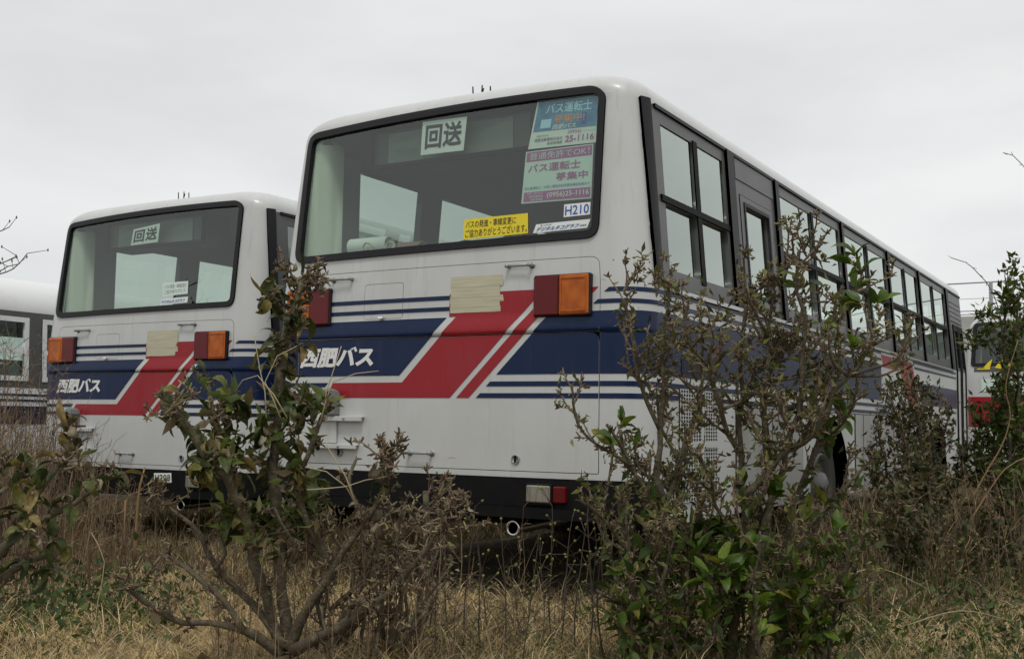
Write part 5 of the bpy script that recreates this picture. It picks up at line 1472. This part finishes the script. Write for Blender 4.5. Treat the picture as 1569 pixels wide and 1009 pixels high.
def weed(u, v, f, label, group):
    p = at(u, v, f); p.z = float(gz(p.x, p.y)) - 0.01
    o = bpy.data.objects.new('weed', rw.choice(WM)); COL.objects.link(o); o.location = p
    o.rotation_euler = (0, 0, rw.uniform(0, 6.28)); s_ = rw.uniform(0.85, 1.25); o.scale = (s_, s_, s_)
    tag(o, label, 'weed', group)
for i, (u, v, f) in enumerate(WS_):
    weed(u, v, f, ORD[i] + ' thin budding weed from the left in front of the nearest bus bumper', 'budding weeds before the bumper')
for i, (u, v, f) in enumerate(((1330, 880, 5.6), (1450, 880, 6.0), (1500, 900, 5.8))):
    weed(u, v, f, ORD[i] + ' thin budding weed from the left beside the small weedy bush', 'budding weeds beside the bush')

for seq, f, lb in (([(408, 640), (406, 600), (398, 565), (390, 515)], 4.2, 'pale stalk curving up left of the leafy shrub top'),
                   ([(440, 640), (420, 605), (407, 590), (395, 575), (372, 582), (360, 600)], 4.15, 'pale stalk bent into a hook left of the leafy shrub top'),
                   ([(430, 640), (418, 610), (406, 585), (425, 545), (455, 530)], 4.2, 'pale stalk rising behind the leafy shrub top'),
                   ([(494, 640), (500, 600), (515, 555), (523, 530)], 4.2, 'straight pale stalk crossing the lettering of the nearest bus'),
                   ([(490, 650), (510, 585), (545, 572), (580, 568)], 4.15, 'pale stalk bowing right below the lettering of the nearest bus'),
                   ([(468, 715), (500, 722), (530, 745), (545, 772)], 4.0, 'thick pale straw hanging over the middle of the leafy shrub'),
                   ([(470, 750), (530, 745), (560, 735), (590, 730)], 4.0, 'pale straw lying level across the leafy shrub'),
                   ([(545, 772), (530, 730), (505, 690), (497, 670)], 4.0, 'pale straw falling right from the camera bracket'),
                   ([(1380, 960), (1470, 935), (1550, 950)], 4.8, 'pale fallen stalk lying in the grass at the lower right'),
                   ([(1300, 880), (1350, 870), (1420, 900)], 5.0, 'pale fallen stalk right of the tall pruned shrub'),
                   ([(140, 1000), (150, 920), (160, 860), (140, 815)], 4.6, 'pale crooked stalk standing in the grass at the left')):
    cane('dry_stalk', lb, seq, f, f + 0.05, 0.0026, 0.0016, PALESTALK, 'stalk', 0, group='pale dry stalks')

def stem_mass(name, label, spots, m_, seed, side=9, r=0.0021):
    """many thin branching dead stems; spots: (x, y, height)"""
    rr = random.Random(seed); m = MB()
    for x, y, h in spots:
        z = float(gz(x, y)); p = Vector((x, y, z)); d = Vector((rr.uniform(-.22, .22), rr.uniform(-.22, .22), 1)).normalized()
        pts = [p]
        for k in range(7):
            d = (d + rvec(rr) * 0.09 + Vector((0, 0, 0.03))).normalized(); pts.append(pts[-1] + d * h / 7)
        m.tube(pts, [r * (1.3 - k / 9) for k in range(8)], 3, cap=False)
        for _ in range(int(side * rr.uniform(0.4, 1.5))):
            k = rr.randint(2, 7); dd = (d * 0.9 + rvec(rr) * 0.9).normalized(); L_ = rr.uniform(0.05, 0.2) * h
            e = pts[k] + dd * L_; m.tube([pts[k], pts[k] + dd * L_ * 0.5 + rvec(rr) * 0.006, e], [r * 0.7, r * 0.6, r * 0.5], 3, cap=False)
            for _ in range(rr.randint(0, 3)):
                q_ = pts[k] + dd * L_ * rr.uniform(0.3, 1); d3 = (dd + rvec(rr)).normalized()
                m.tube([q_, q_ + d3 * 0.02 * rr.uniform(0.5, 2)], [r * 0.9, r * 0.4], 3, cap=False)
    o = m.build(name, m_, None); o['kind'] = 'stuff'
    return tag(o, label, 'weeds')
def px_spots(n, u0, u1, f0, f1, top, seed, pw=1.0):
    rr = random.Random(seed); out = []
    for _ in range(n):
        u = u0 + (u1 - u0) * rr.random() ** pw; f = rr.uniform(f0, f1)
        p = at(u, 760, f); g = float(gz(p.x, p.y)); t = at(u, top(u) + rr.uniform(-25, 110), f)
        h = t.z - g
        if h > 0.12: out.append((p.x, p.y, h))
    return out
DEADSTEM = foliage_mat('dead_stem', [(0.0, (0.07, 0.045, 0.028)), (0.6, (0.15, 0.10, 0.06)), (1.0, (0.30, 0.22, 0.13))], 0.85, 0.0, 'island')
stem_mass('dry_weeds', 'tall thin branching dead weeds in front of the second bus at the left', px_spots(330, -130, 260, 5.2, 8.2, lambda u: float(np.interp(u, [-130, 40, 90, 150, 300], [520, 565, 640, 735, 800])), 3, 1.35), DEADSTEM, 3)
stem_mass('dry_weeds', 'thin dead weeds tangled beside the nearest bus at the right', px_spots(220, 1270, 1640, 5.6, 9.5, lambda u: float(np.interp(u, [1270, 1350, 1480, 1640], [800, 745, 730, 690])), 4), DEADSTEM, 4)
stem_mass('dry_weeds', 'thin dead weeds growing up through the branches of the leafy shrub', px_spots(75, 330, 720, 3.9, 4.8, lambda u: 810, 6), DEADSTEM, 6, 6, 0.0017)
stem_mass('dry_weeds', 'thin dead weeds between the leafy shrub and the nearest bus', px_spots(14, 440, 1000, 4.4, 5.2, lambda u: 800, 5), DEADSTEM, 5, 5, 0.0017)

# ------------------------------------------------------------------ grass
def blades(name, xy, hgt, wid, lean, m_, rng, curve=0.6, zoff=0.0, kind='stuff'):
    n = len(xy)
    x, y = xy[:, 0], xy[:, 1]
    z = gz(x, y) + zoff
    az = rng.uniform(0, 2 * PI, n); h = hgt * np.ones(n); ln = lean * np.ones(n)
    dx, dy = np.cos(az), np.sin(az)
    a2 = rng.uniform(0, 2 * PI, n); wx, wy = np.cos(a2), np.sin(a2)
    V = np.empty((n, 7, 3)); 
    for k, t in enumerate((0.0, 0.4, 0.75, 1.0)):
        th = ln * (0.35 + curve * t)
        r = h * t * np.sin(th); zz = h * t * np.cos(th)
        cx, cy, cz = x + dx * r, y + dy * r, z + np.maximum(zz, 0.012)
        w = wid * (1 - 0.55 * t)
        if k < 3:
            V[:, 2 * k] = np.stack([cx + wx * w, cy + wy * w, cz], 1); V[:, 2 * k + 1] = np.stack([cx - wx * w, cy - wy * w, cz], 1)
        else:
            V[:, 6] = np.stack([cx, cy, cz], 1)
    b = (np.arange(n) * 7)[:, None]
    F = np.concatenate([b + np.array([[0, 1, 3]]), b + np.array([[0, 3, 2]]), b + np.array([[2, 3, 5]]), b + np.array([[2, 5, 4]]), b + np.array([[4, 5, 6]])])
    me = bpy.data.meshes.new(name)
    V = V.reshape(-1, 3)
    me.vertices.add(len(V)); me.vertices.foreach_set('co', V.ravel())
    me.loops.add(F.size); me.loops.foreach_set('vertex_index', F.ravel().astype(np.int32))
    me.polygons.add(len(F)); me.polygons.foreach_set('loop_start', np.arange(0, F.size, 3, dtype=np.int32))
    me.materials.append(m_); me.update(calc_edges=True)
    o = bpy.data.objects.new(name, me); COL.objects.link(o)
    if kind: o['kind'] = kind
    return o

def vnoise(x, y, seed, sc):
    r = np.random.default_rng(seed); g = r.random((64, 64))
    u = np.mod(x * sc + 17, 63); v = np.mod(y * sc + 31, 63)
    i, j = u.astype(int), v.astype(int); fu, fv = smooth(u - i), smooth(v - j)
    i2, j2 = (i + 1) % 64, (j + 1) % 64
    return (g[i, j] * (1 - fu) + g[i2, j] * fu) * (1 - fv) + (g[i, j2] * (1 - fu) + g[i2, j2] * fu) * fv

HEAD = math.atan2(0.85820757, -0.50644046)
def scatter(n, r0, r1, rng, spread=0.62):
    r = r0 + (r1 - r0) * rng.random(n) ** 1.0; a = HEAD + rng.uniform(-spread, spread, n)
    return np.stack([r * np.cos(a), r * np.sin(a)], 1)
def under(xy, m=0.15):
    x, y = xy[:, 0], xy[:, 1]
    a = (np.abs(x - BUS1.x) < 1.3 - m) & (y > BUS1.y + m); b = (np.abs(x - BUS2.x) < 1.3 - m) & (y > BUS2.y + m)
    return a | b
rg_ = np.random.default_rng(3)
# short matted straw everywhere in front
xy = scatter(230000, 2.3, 11.0, rg_); xy = xy[~under(xy, -0.05) | (rg_.random(len(xy)) < 0.04)]
k = vnoise(xy[:, 0], xy[:, 1], 1, 1.6); k2 = vnoise(xy[:, 0], xy[:, 1], 2, 5.0)
gf = smooth((k - 0.45) / 0.25)
right = smooth((xy[:, 0] + 2.2) / 1.2)
bare = smooth((0.34 - vnoise(xy[:, 0], xy[:, 1], 33, 2.3)) / 0.12)
keep = rg_.random(len(xy)) < (1 - 0.45 * np.maximum(gf, 0.6 * right)) * (1 - 0.8 * bare)
xs = xy[keep]; kk = k2[keep]
tag(blades('dry_grass', xs, (0.07 + 0.17 * kk) * rg_.uniform(0.5, 1.3, len(xs)), 0.0013 + 0.00022 * np.hypot(xs[:, 0], xs[:, 1]), rg_.uniform(0.5, 1.75, len(xs)), STRAW, rg_, 0.9), 'matted pale straw covering the ground in front of the buses', 'grass')
xy = scatter(110000, 2.3, 11.0, rg_); k = vnoise(xy[:, 0], xy[:, 1], 21, 1.1)
xs = xy[(rg_.random(len(xy)) < smooth((k - 0.55) / 0.3)) & ~under(xy, -0.05)]
tag(blades('brown_thatch', xs, rg_.uniform(0.08, 0.26, len(xs)), 0.0014 + 0.0002 * np.hypot(xs[:, 0], xs[:, 1]), rg_.uniform(0.4, 1.7, len(xs)), STRAWD, rg_, 0.9), 'darker patches of brown thatch among the straw', 'grass')
xy = scatter(900, 2.4, 9.0, rg_); xy = xy[~under(xy, -0.05)]
o_ = cloud_leaves('fallen_leaves', None, (0, 0, 0), np.stack([xy[:, 0], xy[:, 1], gz(xy[:, 0], xy[:, 1]) + rg_.uniform(0.02, 0.08, len(xy))], 1), (0.03, 0.085), LEAF_DRY2, rg_, 0.55)
tag(o_, 'dead brown leaves lying scattered in the straw', 'leaves')
# green shoots, stronger to the right and in patches
xy = scatter(70000, 2.4, 12.0, rg_); k = vnoise(xy[:, 0], xy[:, 1], 4, 1.2)
right = smooth((xy[:, 0] + 2.4) / 1.4)
keep = (rg_.random(len(xy)) < np.clip(smooth((k - 0.5) / 0.3) * 0.5 + right * 0.75 * smooth((k - 0.2) / 0.5), 0, 1)) & ~under(xy, -0.1)
xs = xy[keep]
tag(blades('green_grass', xs, rg_.uniform(0.04, 0.16, len(xs)), 0.0024 + 0.0003 * xs[:, 1], rg_.uniform(0.1, 1.0, len(xs)), GRASSG, rg_, 0.8), 'short green shoots growing through the straw', 'grass')
# tall brown dead grass under the tails of the second and third bus and along the left
xy = np.stack([rg_.uniform(-12.5, -4.0, 60000), rg_.uniform(4.0, 9.2, 60000)], 1)
edge = 4.9 + 0.35 * vnoise(xy[:, 0], xy[:, 1], 6, 2.0)
keep = (xy[:, 1] > edge) & ~((np.abs(xy[:, 0] - BUS1.x) < 1.35) & (xy[:, 1] > BUS1.y + 0.12)) & ~((np.abs(xy[:, 0] - BUS2.x) < 1.2) & (xy[:, 1] > BUS2.y + 2.6))
xs = xy[keep]
hh = (0.11 + 0.18 * vnoise(xs[:, 0], xs[:, 1], 7, 1.8)) * rg_.uniform(0.6, 1.25, len(xs))
tag(blades('brown_grass', xs, hh, 0.0030, rg_.uniform(0.02, 0.85, len(xs)), STRAWD, rg_, 0.8), 'standing brown dead grass below the tail of the second bus', 'grass')
# very tall thin dry weeds at the left in front of the third bus
xy = np.stack([rg_.uniform(-10.8, -6.2, 6500), rg_.uniform(4.3, 6.4, 6500)], 1)
dl = smooth((-6.9 - xy[:, 0] - 0.35 * (xy[:, 1] - 5.5)) / 1.3)
xs = xy[rg_.random(len(xy)) < 0.08 + 0.92 * dl]
hh = (0.55 + 0.62 * smooth((-6.9 - xs[:, 0]) / 1.5)) * rg_.uniform(0.55, 1.15, len(xs))
tag(blades('tall_dry_grass', xs, hh, 0.0028, rg_.uniform(0.02, 0.42, len(xs)), STRAWD, rg_, 0.7), 'tall thin brown weeds standing in front of the lower white bus', 'grass')
# rough tussocks right of the pruned shrub and around the foot of the far shrubs
xy = np.stack([rg_.uniform(-2.7, 1.8, 46000), rg_.uniform(4.8, 17.0, 46000)], 1)
k = vnoise(xy[:, 0], xy[:, 1], 9, 1.5)
keep = (rg_.random(len(xy)) < np.maximum(smooth((k - 0.35) / 0.4), smooth((xy[:, 1] - 8.0) / 2.0))) & ~under(xy, -0.1)
xs = xy[keep]
tag(blades('rough_grass', xs, (0.10 + 0.24 * k[keep] + 0.16 * smooth((xs[:, 1] - 7.0) / 3.0)) * rg_.uniform(0.6, 1.2, len(xs)), 0.003, rg_.uniform(0.1, 1.1, len(xs)), STRAWD, rg_, 0.8), 'rough brownish tussocks beside the nearest bus', 'grass')
xy = np.stack([rg_.uniform(-2.55, -1.2, 10000), rg_.uniform(7.2, 17.0, 10000)], 1)
tag(blades('verge_grass', xy, rg_.uniform(0.2, 0.62, len(xy)), 0.0034, rg_.uniform(0.05, 0.8, len(xy)), STRAWD, rg_, 0.8), 'taller brown grass along the right side of the nearest bus', 'grass')
# low leafy ground weeds
def ground_leaves(name, label, cx, cy, sx_, sy_, n, hz, size, m_, seed):
    r = np.random.default_rng(seed)
    x = r.normal(cx, sx_, n); y = r.normal(cy, sy_, n); z = gz(x, y) + np.abs(r.normal(0, hz, n))
    o = cloud_leaves(name, None, (0, 0, 0), np.stack([x, y, z], 1), size, m_, r, 0.55)
    return tag(o, label, 'weeds')
LOWG = foliage_mat('low_green_leaf', [(0.0, (0.025, 0.042, 0.012)), (0.5, (0.05, 0.085, 0.02)), (1.0, (0.11, 0.13, 0.035))], 0.6, 0.25, 'island')
p = at(110, 880, 5.4); ground_leaves('leafy_weeds', 'low patch of green leafy weeds in the dead grass at the left', p.x, p.y, 0.42, 0.3, 1500, 0.13, (0.02, 0.06), LOWG, 1)
p = at(1300, 950, 4.9); ground_leaves('leafy_weeds', 'low green leaves among the straw right of the pruned shrub', p.x + 0.5, p.y + 0.4, 0.6, 0.5, 1300, 0.07, (0.02, 0.05), LOWG, 2)
p = at(1400, 900, 5.6); ground_leaves('leafy_weeds', 'green leafy weeds in the grass at the lower right', p.x + 0.2, p.y + 0.2, 0.8, 0.7, 2600, 0.10, (0.02, 0.055), LOWG, 5)
p = at(1480, 800, 7.2); ground_leaves('leafy_weeds', 'dark tangled undergrowth at the foot of the tall shrub', p.x, p.y, 0.7, 0.5, 3200, 0.26, (0.02, 0.07), LEAF_DARK, 3)
